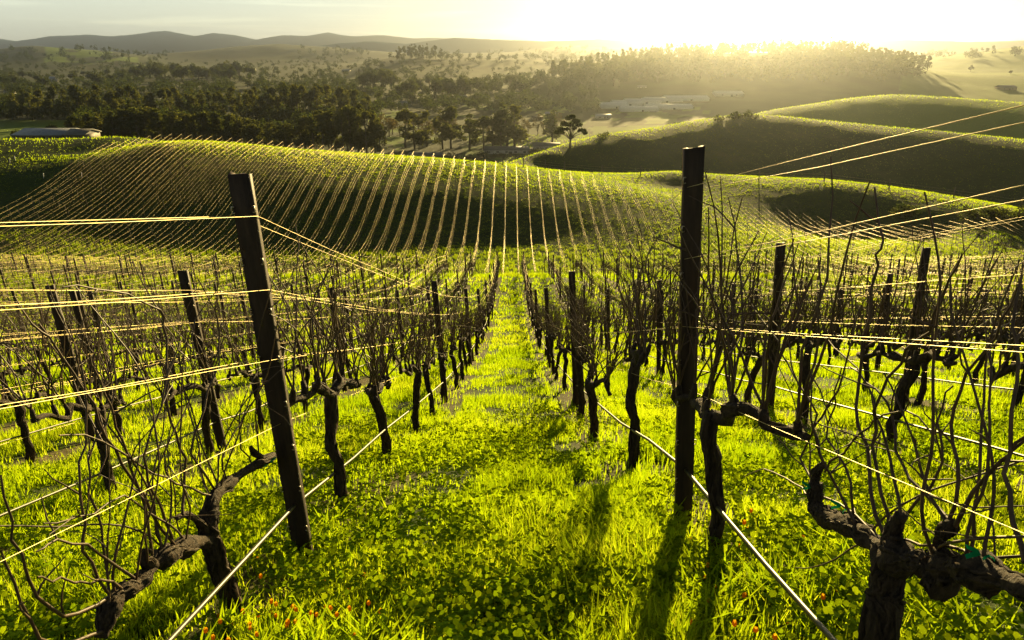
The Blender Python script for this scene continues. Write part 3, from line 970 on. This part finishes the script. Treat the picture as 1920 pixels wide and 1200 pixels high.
hero('grapevine', -1.18,
     [(448, 1160), (425, 1100), (405, 1045), (392, 1000), (392, 955)],
     [([(398, 1010), (365, 1018), (325, 1035), (292, 1058), (258, 1095), (228, 1112), (208, 1140), (190, 1195)], .032, .020),
      ([(392, 965), (402, 930), (430, 905), (465, 880), (512, 855)], .027, .014),
      ([(388, 1010), (378, 985), (352, 965), (330, 972)], .014, .008),
      ([(290, 1062), (272, 1050), (275, 1030)], .018, .012), ([(500, 862), (478, 850), (470, 838)], .012, .008)],
     [([(285, 1060), (268, 950), (240, 880), (215, 800), (185, 740), (150, 670)], .0055, .02),
      ([(330, 1030), (290, 960), (245, 870), (205, 790), (165, 700), (110, 610)], .006, -.05),
      ([(325, 1015), (300, 960), (268, 900), (262, 830), (285, 760), (292, 690), (310, 640)], .005, .05),
      ([(340, 965), (350, 900), (345, 840), (318, 760), (322, 690), (318, 610), (298, 572), (228, 547), (140, 538)], .0055, -.03),
      ([(405, 920), (375, 880), (352, 835), (372, 760), (398, 680), (395, 600), (370, 555), (350, 520)], .0052, .04),
      ([(430, 905), (410, 860), (438, 790), (452, 720), (410, 640)], .0045, .06),
      ([(470, 870), (452, 820), (462, 760), (490, 700), (520, 620)], .0042, -.04),
      ([(228, 1110), (190, 1090), (130, 1090), (80, 1085), (20, 1080)], .005, .06),
      ([(215, 1130), (165, 1060), (150, 980), (142, 900), (150, 800), (140, 690)], .005, .02),
      ([(200, 1150), (205, 1050), (195, 960), (190, 860), (235, 760), (240, 640)], .0048, -.05),
      ([(205, 1120), (120, 1160), (60, 1090), (30, 1010), (0, 900)], .0058, .0),
      ([(260, 1090), (180, 1040), (90, 1015), (40, 1040)], .005, .04),
      ([(300, 1050), (320, 930), (300, 850), (350, 740), (340, 650)], .0046, .03),
      ([(195, 1180), (100, 1210), (40, 1130), (0, 1030)], .006, .0),
      ([(400, 930), (330, 905), (285, 890), (180, 830), (80, 815)], .0045, .03),
      ([(360, 1018), (330, 1000), (270, 960), (225, 930), (170, 960), (60, 985)], .0042, .02)],
     'gnarled old vine in the lower left corner, forked trunk and arching canes', .033, 5)
hero('grapevine', 1.02,
     [(1650, 1240), (1655, 1160), (1660, 1100), (1668, 1040)],
     [([(1668, 1050), (1630, 1010), (1590, 985), (1550, 970), (1528, 945), (1530, 905)], .034, .022),
      ([(1672, 1045), (1715, 1055), (1760, 1062), (1815, 1068), (1880, 1085), (1960, 1120)], .034, .022),
      ([(1740, 1060), (1755, 1085), (1770, 1108)], .034, .026), ([(1668, 1040), (1672, 1000), (1690, 965)], .028, .014),
      ([(1760, 1060), (1762, 1010), (1790, 980)], .022, .012), ([(1530, 945), (1530, 890), (1545, 870)], .018, .010)],
     [([(1652, 1000), (1628, 880), (1606, 760), (1622, 640), (1642, 500), (1652, 450), (1636, 350)], .0062, .0),
      ([(1690, 965), (1660, 860), (1630, 780), (1590, 700), (1560, 690)], .005, .05),
      ([(1668, 1000), (1645, 880), (1650, 770), (1700, 680), (1760, 620), (1800, 540), (1840, 480)], .0055, -.04),
      ([(1790, 980), (1700, 900), (1660, 820), (1640, 760), (1575, 690), (1520, 640)], .005, .06),
      ([(1780, 1000), (1745, 900), (1735, 800), (1690, 700)], .005, -.05),
      ([(1790, 985), (1850, 890), (1900, 830), (1960, 770)], .0058, .02),
      ([(1765, 1010), (1800, 900), (1790, 800), (1830, 700), (1900, 600), (1930, 540)], .005, -.02),
      ([(1925, 1050), (1895, 950), (1892, 850), (1905, 720), (1900, 610), (1908, 520)], .0062, .0),
      ([(1860, 1075), (1800, 1035), (1720, 1015), (1640, 1008), (1600, 1018), (1530, 1060), (1480, 1065)], .0045, .03),
      ([(1690, 1060), (1600, 960), (1520, 925), (1480, 910), (1420, 880), (1380, 895)], .0046, .03),
      ([(1545, 870), (1525, 800), (1560, 730), (1580, 640), (1570, 560)], .0048, .04),
      ([(1530, 900), (1500, 860), (1530, 780), (1480, 700), (1450, 640), (1395, 560), (1375, 490)], .005, .02),
      ([(1595, 985), (1600, 900), (1560, 820), (1575, 760), (1600, 690)], .0045, -.03),
      ([(1700, 965), (1760, 870), (1740, 790), (1760, 720)], .0046, .03),
      ([(1545, 880), (1600, 830), (1640, 790), (1700, 770), (1760, 830)], .0042, .0),
      ([(1820, 1065), (1830, 960), (1860, 860), (1850, 760), (1880, 660)], .005, .0)],
     'largest gnarled vine, thick black trunk at the bottom right corner', .040, 6, 8)

# ------------------------------------------------------------------ green plant ties
for i, (px, py, x, lb) in enumerate([(1531, 925, 1.02, 'small green plastic tie at the raised tip of the corner vine\'s left arm'), (1588, 962, 1.02, 'green plastic tie on the left arm of the big right vine'),
                              (1853, 1052, 1.02, 'bright green plastic tie on the right arm of the big corner vine'),
                              (500, 876, -1.12, 'green plastic tie near the tip of the left vine\'s upper arm')]):
    p = PX(px, py, x)
    a = np.linspace(0, 2 * math.pi, 9)
    b = MB()
    v = .5 * np.vstack([np.c_[.024 * np.cos(a), w_ + .004 * np.sin(3 * a), .026 * np.sin(a)] for w_ in (-.008, .008)])
    b.add(v, [(k, k + 1, 10 + k, 9 + k) for k in range(8)])
    b.add([(.02, -.008, .02), (.05, -.006, .032), (.05, .008, .03), (.02, .008, .018), (.045, -.006, .005), (.045, .006, .003)], [(0, 1, 2, 3), (0, 4, 5, 3)])
    tag(obj('plant_tie', b.mesh('plant_tie', M['tape']), loc=tuple(p), rot=(0, 0, random.uniform(0, 3))), lb, 'plant tie', 'green plastic plant ties')

# ------------------------------------------------------------------ orange flowers
def flower_mesh(seed):
    r_ = np.random.default_rng(seed)
    hgt = r_.uniform(.10, .16)
    b = MB().tube([(0, 0, 0), (r_.normal(0, .01), r_.normal(0, .01), hgt * .5), (0, 0, hgt)], [.0022, .002, .0022], 4, False)
    ns = sum(len(q) for q in b.q)
    for k in range(4):
        a0 = k * math.pi / 2 + .3
        pts = []
        for t_, rr in ((0, .003), (.35, .010), (.75, .0105), (1.0, .006)):
            for da in (-.8, 0, .8):
                e = .003 if da == 0 and t_ == 1 else 0
                pts.append((rr * math.cos(a0 + da), rr * math.sin(a0 + da), hgt + t_ * .028 + e))
        q = [(i * 3 + j, i * 3 + j + 1, i * 3 + j + 4, i * 3 + j + 3) for i in range(3) for j in range(2)]
        b.add(pts, q)
    me = b.mesh('orange_poppy', [M['clover'], M['petal']], True)
    me.polygons.foreach_set('material_index', np.r_[np.zeros(ns, int), np.ones(len(me.polygons) - ns, int)].astype(np.int32))
    return me
FM = [flower_mesh(k) for k in range(5)]
GR = {'a': ('small closed orange poppy in the patch at the bottom left of the alley', [(px, py) for px, py in [(400, 1150), (415, 1162), (425, 1155), (455, 1165), (480, 1150), (500, 1130), (518, 1128), (512, 1137), (540, 1125), (520, 1150), (545, 1165), (550, 1155), (570, 1130), (585, 1142), (590, 1150), (588, 1100), (565, 1065), (605, 1130), (600, 1160), (620, 1148), (625, 1152), (380, 1185), (395, 1192), (430, 1190), (462, 1178), (492, 1185), (530, 1180), (560, 1180), (450, 1145), (475, 1050), (483, 1085), (690, 1075), (715, 1085), (653, 1095), (660, 1150), (694, 1130), (708, 1142), (645, 1055), (655, 1178), (860, 1127), (610, 1085)]]),
      'b': ('small closed orange poppy in the weeds below the tall right post', [(1288, 1008), (1375, 1010), (1378, 1012), (1398, 980), (1397, 992), (1410, 962), (1335, 1066), (1340, 1092), (1345, 1095), (1333, 1118), (1374, 1115), (1326, 1101), (1308, 1158), (1320, 1056), (1492, 1004), (1550, 1130), (1520, 1150), (1580, 1160), (1605, 1160), (1378, 1190), (1458, 1195), (1672, 1176), (1276, 1010), (1286, 1040), (1415, 1175), (1480, 1152), (1440, 1060), (1570, 1098)])}
for key, (lb, pts) in GR.items():
    for i, (px, py) in enumerate(pts):
        a, bb = ray(px, py)
        Y = np.linspace(1.2, 6, 400); g = H(a * Y, Y) + .13 - bb * Y
        k = int(np.argmax(g > 0)); 
        o = obj('orange_poppy', FM[i % 5], loc=(a * Y[k], Y[k], h1(a * Y[k], Y[k]) + .01), rot=(random.gauss(0, .12), random.gauss(0, .12), random.uniform(0, 6)))
        s = random.uniform(.6, .85); o.scale = (s, s, s)
        tag(o, lb, 'flower', 'orange poppies ' + ('by the left post' if key == 'a' else 'by the right post'))

# ------------------------------------------------------------------ trees
def crown_np(r_, lobes, n, size, flat=1.0):
    w = np.array([l[3] ** 2 for l in lobes]); w /= w.sum()
    k = r_.choice(len(lobes), n, p=w)
    L = np.array(lobes)
    d = r_.normal(0, 1, (n, 3)); d /= np.linalg.norm(d, axis=1)[:, None]
    rad = L[k, 3] * (.35 + .65 * r_.random(n) ** .5) * (1 + .25 * r_.normal(0, 1, n) * .5)
    c = L[k, :3] + d * rad[:, None] * np.array((1, 1, flat))
    s = size * (.5 + r_.random(n))
    a = r_.normal(0, 1, (n, 3)); a /= np.linalg.norm(a, axis=1)[:, None]
    b = np.cross(a, r_.normal(0, 1, (n, 3))); b /= np.linalg.norm(b, axis=1)[:, None]
    a *= s[:, None]; b *= (s * .55)[:, None]
    v = np.stack([c - a, c - a * .1 - b, c + a, c + a * .2 + b], 1).reshape(-1, 3)
    return v, np.arange(n * 4).reshape(-1, 4)
def tree_geo(kind, seed, n, size):
    r_ = np.random.default_rng(seed)
    tr = MB(); lobes = []
    if kind == 'euc':      # tall narrow eucalyptus, about 24 m
        hgt = 24
        top = np.array((r_.normal(0, 1), r_.normal(0, 1), hgt * .8))
        tr.tube([(0, 0, -1.5), (r_.normal(0, .3), r_.normal(0, .3), hgt * .3), top * .6 + (0, 0, 2), top], [.5, .38, .25, .08], 6)
        for k in range(11):
            z = hgt * r_.uniform(.18, .95); rr = 3.4 * (1 - (z / hgt) ** 3) + .6
            a = r_.random() * 6.28
            c = np.array((rr * math.cos(a) * .75, rr * math.sin(a) * .75, z))
            lobes.append((*c, r_.uniform(1.6, 2.9)))
            tr.tube([(c[0] * .05, c[1] * .05, z - 2.5), c], [.16, .04], 4)
        lobes.append((top[0], top[1], hgt * .93, 1.5))
    elif kind == 'oak':    # broad round crown, about 12 m
        hgt = 12
        tr.tube([(0, 0, -1), (.2, .1, 2.2), (r_.normal(0, .5), r_.normal(0, .5), 7)], [.5, .38, .14], 6)
        for k in range(13):
            a = r_.random() * 6.28; rr = 4.2 * math.sqrt(r_.random()); z = 2.8 + (hgt - 5) * (1 - (rr / 5) ** 2) * r_.uniform(.4, 1)
            c = (rr * math.cos(a), rr * math.sin(a), z)
            lobes.append((*c, r_.uniform(1.4, 2.5)))
            tr.tube([(0, 0, 2.2), (c[0] * .5, c[1] * .5, z * .6 + .8), c], [.2, .12, .03], 4)
    elif kind == 'bare':   # bare grey-brown winter tree with fine twigs
        hgt = 15
        tr.tube([(0, 0, -1), (0, .1, 4), (r_.normal(0, .5), r_.normal(0, .5), 12)], [.4, .28, .06], 6)
        for k in range(9):
            a = r_.random() * 6.28; rr = r_.uniform(1.5, 4.5); z = hgt * r_.uniform(.4, .95)
            c = (rr * math.cos(a), rr * math.sin(a), z)
            lobes.append((*c, r_.uniform(1.5, 2.3)))
            tr.tube([(0, 0, z * .35), (c[0] * .5, c[1] * .5, z * .7), c], [.16, .09, .02], 4)
    elif kind == 'poplar':
        hgt = 20
        tr.tube([(0, 0, -1), (0, 0, hgt * .9)], [.35, .06], 5)
        for k in range(9):
            z = hgt * (.12 + .85 * k / 8); lobes.append((r_.normal(0, .3), r_.normal(0, .3), z, 1.7 * (1 - abs(k / 8 - .4)) + .3))
    elif kind == 'bush':
        tr.tube([(0, 0, -.3), (0, 0, 1.2)], [.15, .06], 5)
        for k in range(6):
            a = r_.random() * 6.28; lobes.append((1.2 * math.cos(a), 1.2 * math.sin(a), r_.uniform(.5, 1.8), r_.uniform(.7, 1.1)))
    v, q = crown_np(r_, lobes, n, size)
    return tr, (v, q)
LM = {'euc': 'eucalyptus_leaves', 'oak': 'oak_leaves', 'bare': 'bare_twigs', 'poplar': 'eucalyptus_leaves', 'bush': 'oak_leaves'}
NM = {'euc': 'eucalyptus_tree', 'oak': 'oak_tree', 'bare': 'bare_tree', 'poplar': 'poplar_tree', 'bush': 'bush'}
TH = {'euc': 24, 'oak': 12, 'bare': 15.5, 'poplar': 20.5, 'bush': 2.7}
TP = {}
for kind, nv, nl, sz in (('euc', 7, 950, .72), ('oak', 5, 900, .55), ('bare', 4, 420, .50), ('poplar', 2, 380, .6), ('bush', 3, 260, .25)):
    for s in range(nv):
        tr, (v, q) = tree_geo(kind, 300 + s * 7 + len(kind), nl, sz)
        TP[kind, s] = (tr.mesh('trunk', M['tree_bark'], True), np_mesh('crown', v, [q], M[LM[kind]]))
    TP[kind, 'n'] = nv
def plant(kind, p, hgt, label, group, var=None, wide=1.0):
    nv = TP[kind, 'n']
    tm, cmesh = TP[kind, random.randrange(nv) if var is None else var]
    root = empty(NM[kind], tuple(p), (0, 0, random.uniform(0, 6.28)))
    s = hgt / TH[kind]; root.scale = (s * wide, s * wide, s)
    obj('trunk', tm, root); obj('crown', cmesh, root)
    tag(root, label, 'bush' if kind == 'bush' else 'tree', group)
    return root
def belt(kind, spots, text, group, hj=.15, wide=1.0):
    """spots: (px, py of the top, py of the foot)"""
    for i, (px, pt, pb) in enumerate(sorted(spots)):
        p = ground_at(px, pb, 120 if kind == 'bush' and px > 1020 else 240)
        a, b_ = ray(px, pt)
        hgt = max(2.0, b_ * p[1] - p[2])
        plant(kind, p, hgt, text + ', ' + ordinal(i + 1) + ' from the left', group, None, wide * random.uniform(.85, 1.2))
def line(x0, x1, n, tops, foots, jx=6, jt=6, jf=4):
    tops = np.array(tops, float); foots = np.array(foots, float)
    out = []
    for k in range(n):
        px = x0 + (x1 - x0) * (k + .5) / n + random.uniform(-jx, jx)
        out.append((px, np.interp(px, tops[:, 0], tops[:, 1]) + random.uniform(-jt, jt), np.interp(px, foots[:, 0], foots[:, 1]) + random.uniform(-jf, jf)))
    return out
belt('euc', line(138, 580, 62, [(140, 222), (200, 212), (280, 198), (330, 212), (420, 212), (500, 225), (560, 240)], [(140, 272), (560, 284)]), 'tall dark eucalyptus in the front belt behind the left vineyard crest', 'front eucalyptus belt', wide=1.2)
belt('euc', line(570, 720, 22, [(570, 225), (600, 212), (640, 200), (680, 198), (720, 225)], [(570, 284), (720, 290)]), 'eucalyptus in the dense clump rising behind the vineyard crest', 'eucalyptus clump behind the crest')
belt('euc', line(20, 700, 68, [(20, 182), (80, 168), (200, 163), (300, 168), (420, 172), (520, 160), (620, 165), (700, 178)], [(20, 222), (350, 222), (700, 226)], 6, 7, 5), 'dark eucalyptus in the second belt across the valley', 'second eucalyptus belt')
belt('euc', [(760, 205, 278), (778, 210, 280), (800, 208, 276), (830, 205, 280), (846, 200, 279), (880, 212, 281), (908, 218, 282), (925, 222, 281), (950, 190, 278), (965, 196, 279), (940, 205, 280), (1035, 205, 268)], 'hazy single eucalyptus above the warehouses in the valley middle', 'valley eucalyptus row', wide=1.55)
belt('oak', [(30, 240, 262), (100, 228, 252), (125, 236, 254), (45, 244, 254), (136, 238, 258)], 'small dark round oak beside the long barn', 'oaks by the barn')
belt('oak', [(700, 122, 165), (716, 120, 166), (735, 128, 168), (680, 130, 166)], 'rounded tree on the knoll in the middle of the valley', 'knoll trees')
belt('oak', line(230, 470, 22, [(230, 125), (300, 112), (380, 120), (430, 112), (470, 118)], [(230, 150), (470, 146)], 5, 6, 8), 'dark round tree in the wood below the left hills', 'wood below the left hills')
belt('oak', line(0, 230, 18, [(0, 128), (100, 135), (230, 128)], [(0, 156), (230, 150)], 6, 6, 12), 'scattered round tree among the houses at the far left', 'trees at the far left')
belt('oak', line(740, 1010, 30, [(740, 150), (850, 142), (1010, 140)], [(740, 178), (1010, 166)], 8, 9, 16), 'hazy round tree scattered over the valley middle', 'scattered valley trees')
belt('bare', line(700, 1060, 30, [(700, 210), (860, 226), (1060, 218)], [(700, 258), (1060, 250)], 10, 8, 8), 'bare hazy tree around the valley fields', 'bare valley trees')
belt('euc', line(1030, 1740, 92, [(1030, 118), (1100, 103), (1180, 93), (1250, 83), (1330, 84), (1400, 80), (1480, 74), (1560, 80), (1640, 90), (1740, 104)], [(1030, 150), (1100, 133), (1200, 116), (1300, 106), (1400, 103), (1500, 100), (1600, 108), (1700, 126), (1740, 134)], 4, 4, 1), 'tree on the crest of the golden wooded ridge', 'trees on the wooded ridge')
belt('oak', line(1040, 1725, 60, [(1040, 135), (1200, 108), (1400, 100), (1600, 106), (1725, 122)], [(1040, 165), (1200, 150), (1400, 140), (1600, 135), (1725, 138)], 8, 8, 12), 'rounded tree on the slope of the golden wooded ridge', 'trees on the ridge slope')
belt('euc', line(98, 158, 12, [(98, 79), (158, 82)], [(98, 88), (158, 93)], 1, 1.5, .3), 'tree in the tiny row on the left hilltop', 'hilltop tree row')
belt('euc', line(740, 830, 12, [(740, 92), (775, 80), (830, 88)], [(740, 112), (830, 110)], 3, 3, 2), 'hazy tree on the hump of the middle hill', 'middle hill trees')
belt('oak', [(1820, 120, 134), (1895, 130, 139), (1770, 88, 104), (1745, 90, 106), (1758, 92, 104), (1730, 98, 110)], 'round tree standing in the bright green field at the right', 'right field trees')
belt('bush', [(1372, 207, 222), (1392, 204, 221), (1410, 210, 222), (1345, 213, 228), (1830, 396, 420), (1858, 402, 425), (1690, 382, 408), (1705, 380, 406), (1905, 405, 425), (1130, 247, 258), (1870, 410, 428), (776, 290, 301), (800, 292, 302), (838, 284, 300), (852, 288, 300), (880, 286, 300), (905, 282, 295), (935, 284, 294), (1000, 278, 289), (1012, 274, 288)], 'dark bush among the sheds and shady slopes beyond the vineyard', 'bushes beyond the vineyard', wide=1.4)

# lone pine-like tree on the ridge arm
def lone_tree():
    p = ground_at(1068, 279, 150)
    a, b_ = ray(1068, 212); hgt = b_ * p[1] - p[2]
    r_ = np.random.default_rng(77)
    s = hgt / 10.0
    tr = MB().tube(np.array([(0, 0, -.4), (.1, 0, 1.5), (.2, 0, 3.2)]) * s, np.array([.34, .26, .24]) * s, 8)
    lob = []
    for (x, z, r0) in [(-4.5, 4.6, 1.0), (-3.3, 5.6, 1.1), (-2.6, 4.2, .8), (-2.2, 7.2, 1.2), (-.6, 8.6, 1.1), (.6, 9.0, 1.0), (1.9, 7.8, 1.3), (3.3, 6.6, 1.1), (4.4, 5.4, 1.0), (5.2, 4.6, .8), (3.4, 5.2, .8), (.2, 6.6, 1.2), (-1.2, 5.6, .8), (1.6, 5.8, .9)]:
        y = r_.normal(0, 1.2)
        c = np.array((x * .8, y, z))
        lob.append((*(c * s), r0 * s))
        mid = np.array((x * .35, y * .4, 3.0 + (z - 3) * .55))
        tr.tube(np.array([(.2, 0, 2.6), mid, c]) * s, np.array([.16, .10, .03]) * s, 5)
    v, q = crown_np(r_, lob, 2600, .26 * s, .55)
    root = empty('lone_tree', tuple(p))
    obj('trunk', tr.mesh('trunk', M['tree_bark'], True), root)
    obj('crown', np_mesh('crown', v, [q], M['oak_leaves']), root)
    tag(root, 'lone spreading tree on the sunlit ridge edge beyond the vineyard', 'tree')
lone_tree()

# far woods that read as one mass
def woods(name, areas, label, hgt, leafm):
    V, Q, nb = [], [], 0
    r_ = np.random.default_rng(len(name) * 3 + 1)
    for (x0, x1, y0, y1, cnt) in areas:
        for k in range(cnt):
            px, py = r_.uniform(x0, x1), r_.uniform(y0, y1)
            if vnoise(np.array([px / 28.0]), np.array([py / 6.0]), 88)[0] < .30: continue
            p = ground_at(px, py, 300)
            s = hgt * r_.uniform(.55, 1.2)
            lob = [(p[0] + r_.normal(0, .22) * s, p[1] + r_.normal(0, .2) * s, p[2] + s * r_.uniform(.35, .85), s * r_.uniform(.16, .30)) for _ in range(5)]
            v, q = crown_np(r_, lob, 115, s * .08)
            V.append(v); Q.append(q + nb); nb += len(v)
    tag(obj(name, np_mesh(name, np.vstack(V), [np.vstack(Q)], M[leafm])), label, 'woods', kind='stuff')
woods('valley_woods', [(0, 720, 165, 232, 620), (-60, 240, 118, 178, 260), (230, 720, 118, 180, 640), (720, 1120, 112, 215, 460), (150, 590, 226, 268, 300)], 'dim woods filling the valley floor between the tree belts', 13, 'oak_leaves')
woods('ridge_woods', [(1030, 1735, 100, 150, 700), (1130, 1700, 120, 160, 160)], 'dense wood covering the golden ridge below the sun', 15, 'eucalyptus_leaves')
woods('hill_woods', [(560, 1150, 92, 116, 220), (0, 330, 95, 118, 110), (1740, 1920, 92, 112, 60), (1500, 1760, 92, 104, 40)], 'hazy woods on the far hills', 17, 'oak_leaves')

# ------------------------------------------------------------------ buildings
def building(name, px0, px1, py_top, py_foot, label, cat, roof='roof_metal', wall='white_wall', depth=14, rot=0.0, group=None, wins=3, Y=None):
    p0 = ground_at((px0 + px1) / 2, py_foot, 240) if Y is None else np.array(P3((px0 + px1) / 2, py_foot, Y))
    Yp = p0[1]
    a0, _ = ray(px0, py_foot); a1, _ = ray(px1, py_foot)
    w = (a1 - a0) * Yp
    _, bt = ray((px0 + px1) / 2, py_top); hgt = max(2.6, bt * Yp - p0[2])
    wh, rh = hgt * .62, hgt * .38
    root = empty(name, (p0[0], p0[1], p0[2] - .3), (0, 0, rot))
    b = MB().box((0, depth / 2, wh / 2), (w, depth, wh)); obj('wall', b.mesh('wall', M[wall]), root)
    e = .35
    b = MB()
    v = [(-w / 2 - e, -e, wh - .1), (w / 2 + e, -e, wh - .1), (w / 2 + e, depth / 2, wh + rh), (-w / 2 - e, depth / 2, wh + rh), (-w / 2 - e, depth + e, wh - .1), (w / 2 + e, depth + e, wh - .1)]
    v2 = [(x, y, z + .18) for x, y, z in v]
    b.add(v + v2, [(6, 7, 8, 9), (9, 8, 11, 10), (0, 3, 2, 1), (3, 4, 5, 2), (0, 1, 7, 6), (5, 4, 10, 11), (0, 6, 9, 3), (3, 9, 10, 4), (1, 2, 8, 7), (2, 5, 11, 8)])
    b.add([(-w / 2, 0, wh), (-w / 2, depth, wh), (-w / 2, depth / 2, wh + rh - .12), (w / 2, 0, wh), (w / 2, depth, wh), (w / 2, depth / 2, wh + rh - .12)], None, [(0, 2, 1), (3, 4, 5)])
    obj('roof', b.mesh('roof', M[roof]), root)
    for k in range(wins):
        xw = -w / 2 + w * (k + .5) / wins
        obj('window', MB().box((xw, -.03, wh * .55), (min(1.6, w / wins * .5), .08, wh * .35)).mesh('window', M['dark_opening']), root)
    obj('door', MB().box((w * .08, -.03, wh * .33), (min(2.2, w * .12), .08, wh * .66)).mesh('door', M['dark_opening']), root)
    tag(root, label, cat, group)
building('barn', 26, 120, 254, 263, 'long low barn with blue grey metal roof at the far left', 'barn', 'roof_metal', 'timber_wall', 12, wins=6, Y=196)
building('shed', 122, 158, 254, 263, 'low weathered shed beside the long barn', 'shed', 'grey_roof', 'timber_wall', 8, wins=2, Y=192)
building('warehouse', 766, 829, 287, 299, 'pale flat warehouse just behind the vineyard crest', 'warehouse', 'grey_roof', 'timber_wall', 9, wins=3)
building('warehouse', 908, 992, 276, 289, 'long pale warehouse near the lone tree and corner fence', 'warehouse', 'grey_roof', 'white_wall', 14, wins=5)
building('warehouse', 1000, 1050, 268, 282, 'small pale shed roof left of the lone tree', 'shed', 'grey_roof', 'white_wall', 10, wins=3)
building('warehouse', 529, 569, 225, 238, 'white roofed building showing between the dark eucalyptus belts', 'building', 'roof_metal', 'white_wall', 20, wins=3)
for k, (x0, x1, yt, yf) in enumerate([(1128, 1178, 193, 204), (1150, 1205, 189, 199), (1175, 1240, 186, 196), (1210, 1280, 183, 193), (1250, 1330, 180, 190), (1165, 1235, 200, 210), (1215, 1300, 196, 206)]):
    building('greenhouse', x0, x1, yt, yf, 'pale greenhouse, ' + ordinal(k + 1) + ' in the block under the sun glow', 'greenhouse', 'greenhouse_cover', 'greenhouse_cover', 26, group='greenhouses in the valley', wins=0)
building('farm_shed', 1342, 1394, 171, 181, 'pale farm shed below the golden ridge', 'shed', 'greenhouse_cover', 'white_wall', 16, wins=2)
building('farm_shed', 1876, 1906, 160, 169, 'grey shed in the green field at the right edge', 'shed', 'grey_roof', 'timber_wall', 12, wins=2)
HS = [(8, 24, 168, 176, 'below the far left hill'), (92, 104, 143, 153, 'white cube among the far left trees'), (190, 202, 150, 156, 'in the wood left of centre'), (463, 478, 127, 134, 'below the hazy hills'), (745, 768, 189, 197, 'with pale roof in the valley fields'),
      (830, 848, 158, 164, 'among scattered trees'), (990, 1006, 156, 161, 'left of the golden ridge'), (1008, 1020, 142, 147, 'at the foot of the ridge'), (1118, 1146, 214, 222, 'beside the greenhouse block'), (1000, 1018, 218, 226, 'left of the greenhouses'), (1022, 1040, 210, 217, 'behind the parked lot'),
      (640, 655, 130, 135, 'on the wooded middle slope'), (655, 668, 173, 179, 'beside the knoll trees'), (30, 44, 152, 158, 'under trees at the left edge'), (865, 876, 178, 183, 'in the open valley field'), (1195, 1212, 160, 166, 'right of the valley trees')]
for k, (x0, x1, yt, yf, wh) in enumerate(HS):
    building('house', x0, x1, yt, yf, 'tiny pale house ' + wh, 'house', 'grey_roof' if k % 3 == 0 else 'roof_metal', 'white_wall', 9, random.uniform(-.3, .3), 'small houses in the valley', 2)

# utility pole near the warehouse
p = ground_at(826, 297, 240)
root = empty('utility_pole', tuple(p))
obj('pole', MB().tube([(0, 0, -.5), (0, 0, 5), (0, 0, 13.4)], [.16, .14, .10], 7).mesh('pole', M['fence_wood'], True), root)
obj('crossarm', MB().box((0, -.16, 12.4), (2.2, .1, .14)).mesh('crossarm', M['fence_wood']), root)
tag(root, 'thin utility pole beside the pale warehouse', 'pole')

# ------------------------------------------------------------------ boundary fence with the braced corner
def fence():
    pts = [(872, 315, 150), (908, 312, 152), (943, 314, 153), (981, 318, 155), (1022, 326, 156), (1058, 331, 156), (1128, 338, 156), (1200, 343, 155), (1300, 352, 153), (1420, 362, 149), (1540, 374, 144), (1660, 392, 138), (1780, 408, 133), (1905, 428, 128)]
    W = [P3(*q) for q in pts]
    W = [np.array((x, y, h1(x, y))) for x, y, z in W]
    root = empty('boundary_fence', tuple(W[0]))
    o = W[0]
    for w_ in W:
        q = w_ - o
        obj('post', MB().tube([q + (0, 0, -.3), q + (0, 0, 2.0)], [.11, .10], 6).mesh('post', M['fence_wood'], True), root)
    for i, j in ((1, 0), (1, 2)):
        obj('brace_rail', MB().tube([W[i] - o + np.array((0, 0, 1.5)), W[j] - o + np.array((0, 0, .3))], .09, 6).mesh('brace_rail', M['fence_wood'], True), root)
    for hgt in (.5, 1.0, 1.5):
        obj('fence_wire', MB().tube([w_ - o + np.array((0, 0, hgt)) for w_ in W], .008, 4).mesh('fence_wire', M['wire'], True), root)
    tag(root, 'wire boundary fence with braced corner post beyond the vineyard crest', 'fence')
fence()
# white grow tubes and stakes on the dark left slope
for i, (px, py, lb) in enumerate([(19, 306, 'white stake at the far left edge of the dark slope'), (30, 303, 'second white stake from the left on the dark slope'), (82, 335, 'white stake alone in the dark left slope'), (154, 333, 'white leaning stake right of the lone white stake')]):
    p = ground_at(px, py, 90)
    obj_ = obj('white_stake', MB().tube([(0, 0, -.1), (0, 0, .45), (.02, 0, .95)], [.05, .05, .045], 7).mesh('white_stake', M['white_paint'], True), loc=tuple(p), rot=(0, random.uniform(-.15, .15), 0))
    tag(obj_, lb, 'stake')

# ------------------------------------------------------------------ haze
def haze():
    x0, x1, y0, y1, z0, z1 = -10500, 10500, -2400, 7900, min(-63.0, GROUND_MIN - 1.0), 158
    b = MB().box(((x0 + x1) / 2, (y0 + y1) / 2, (z0 + z1) / 2), (x1 - x0, y1 - y0, z1 - z0))
    m, t = mat('haze_air')
    out = t.nodes.new('ShaderNodeOutputMaterial')
    v = t.nodes.new('ShaderNodeVolumePrincipled')
    v.inputs['Color'].default_value = (.84, .90, 1.0, 1)
    v.inputs['Density'].default_value = 1.1e-4
    v.inputs['Anisotropy'].default_value = 0.957
    t.links.new(v.outputs[0], out.inputs['Volume'])
    o = obj('haze', b.mesh('haze', m))
    tag(o, kind='stuff')
haze()
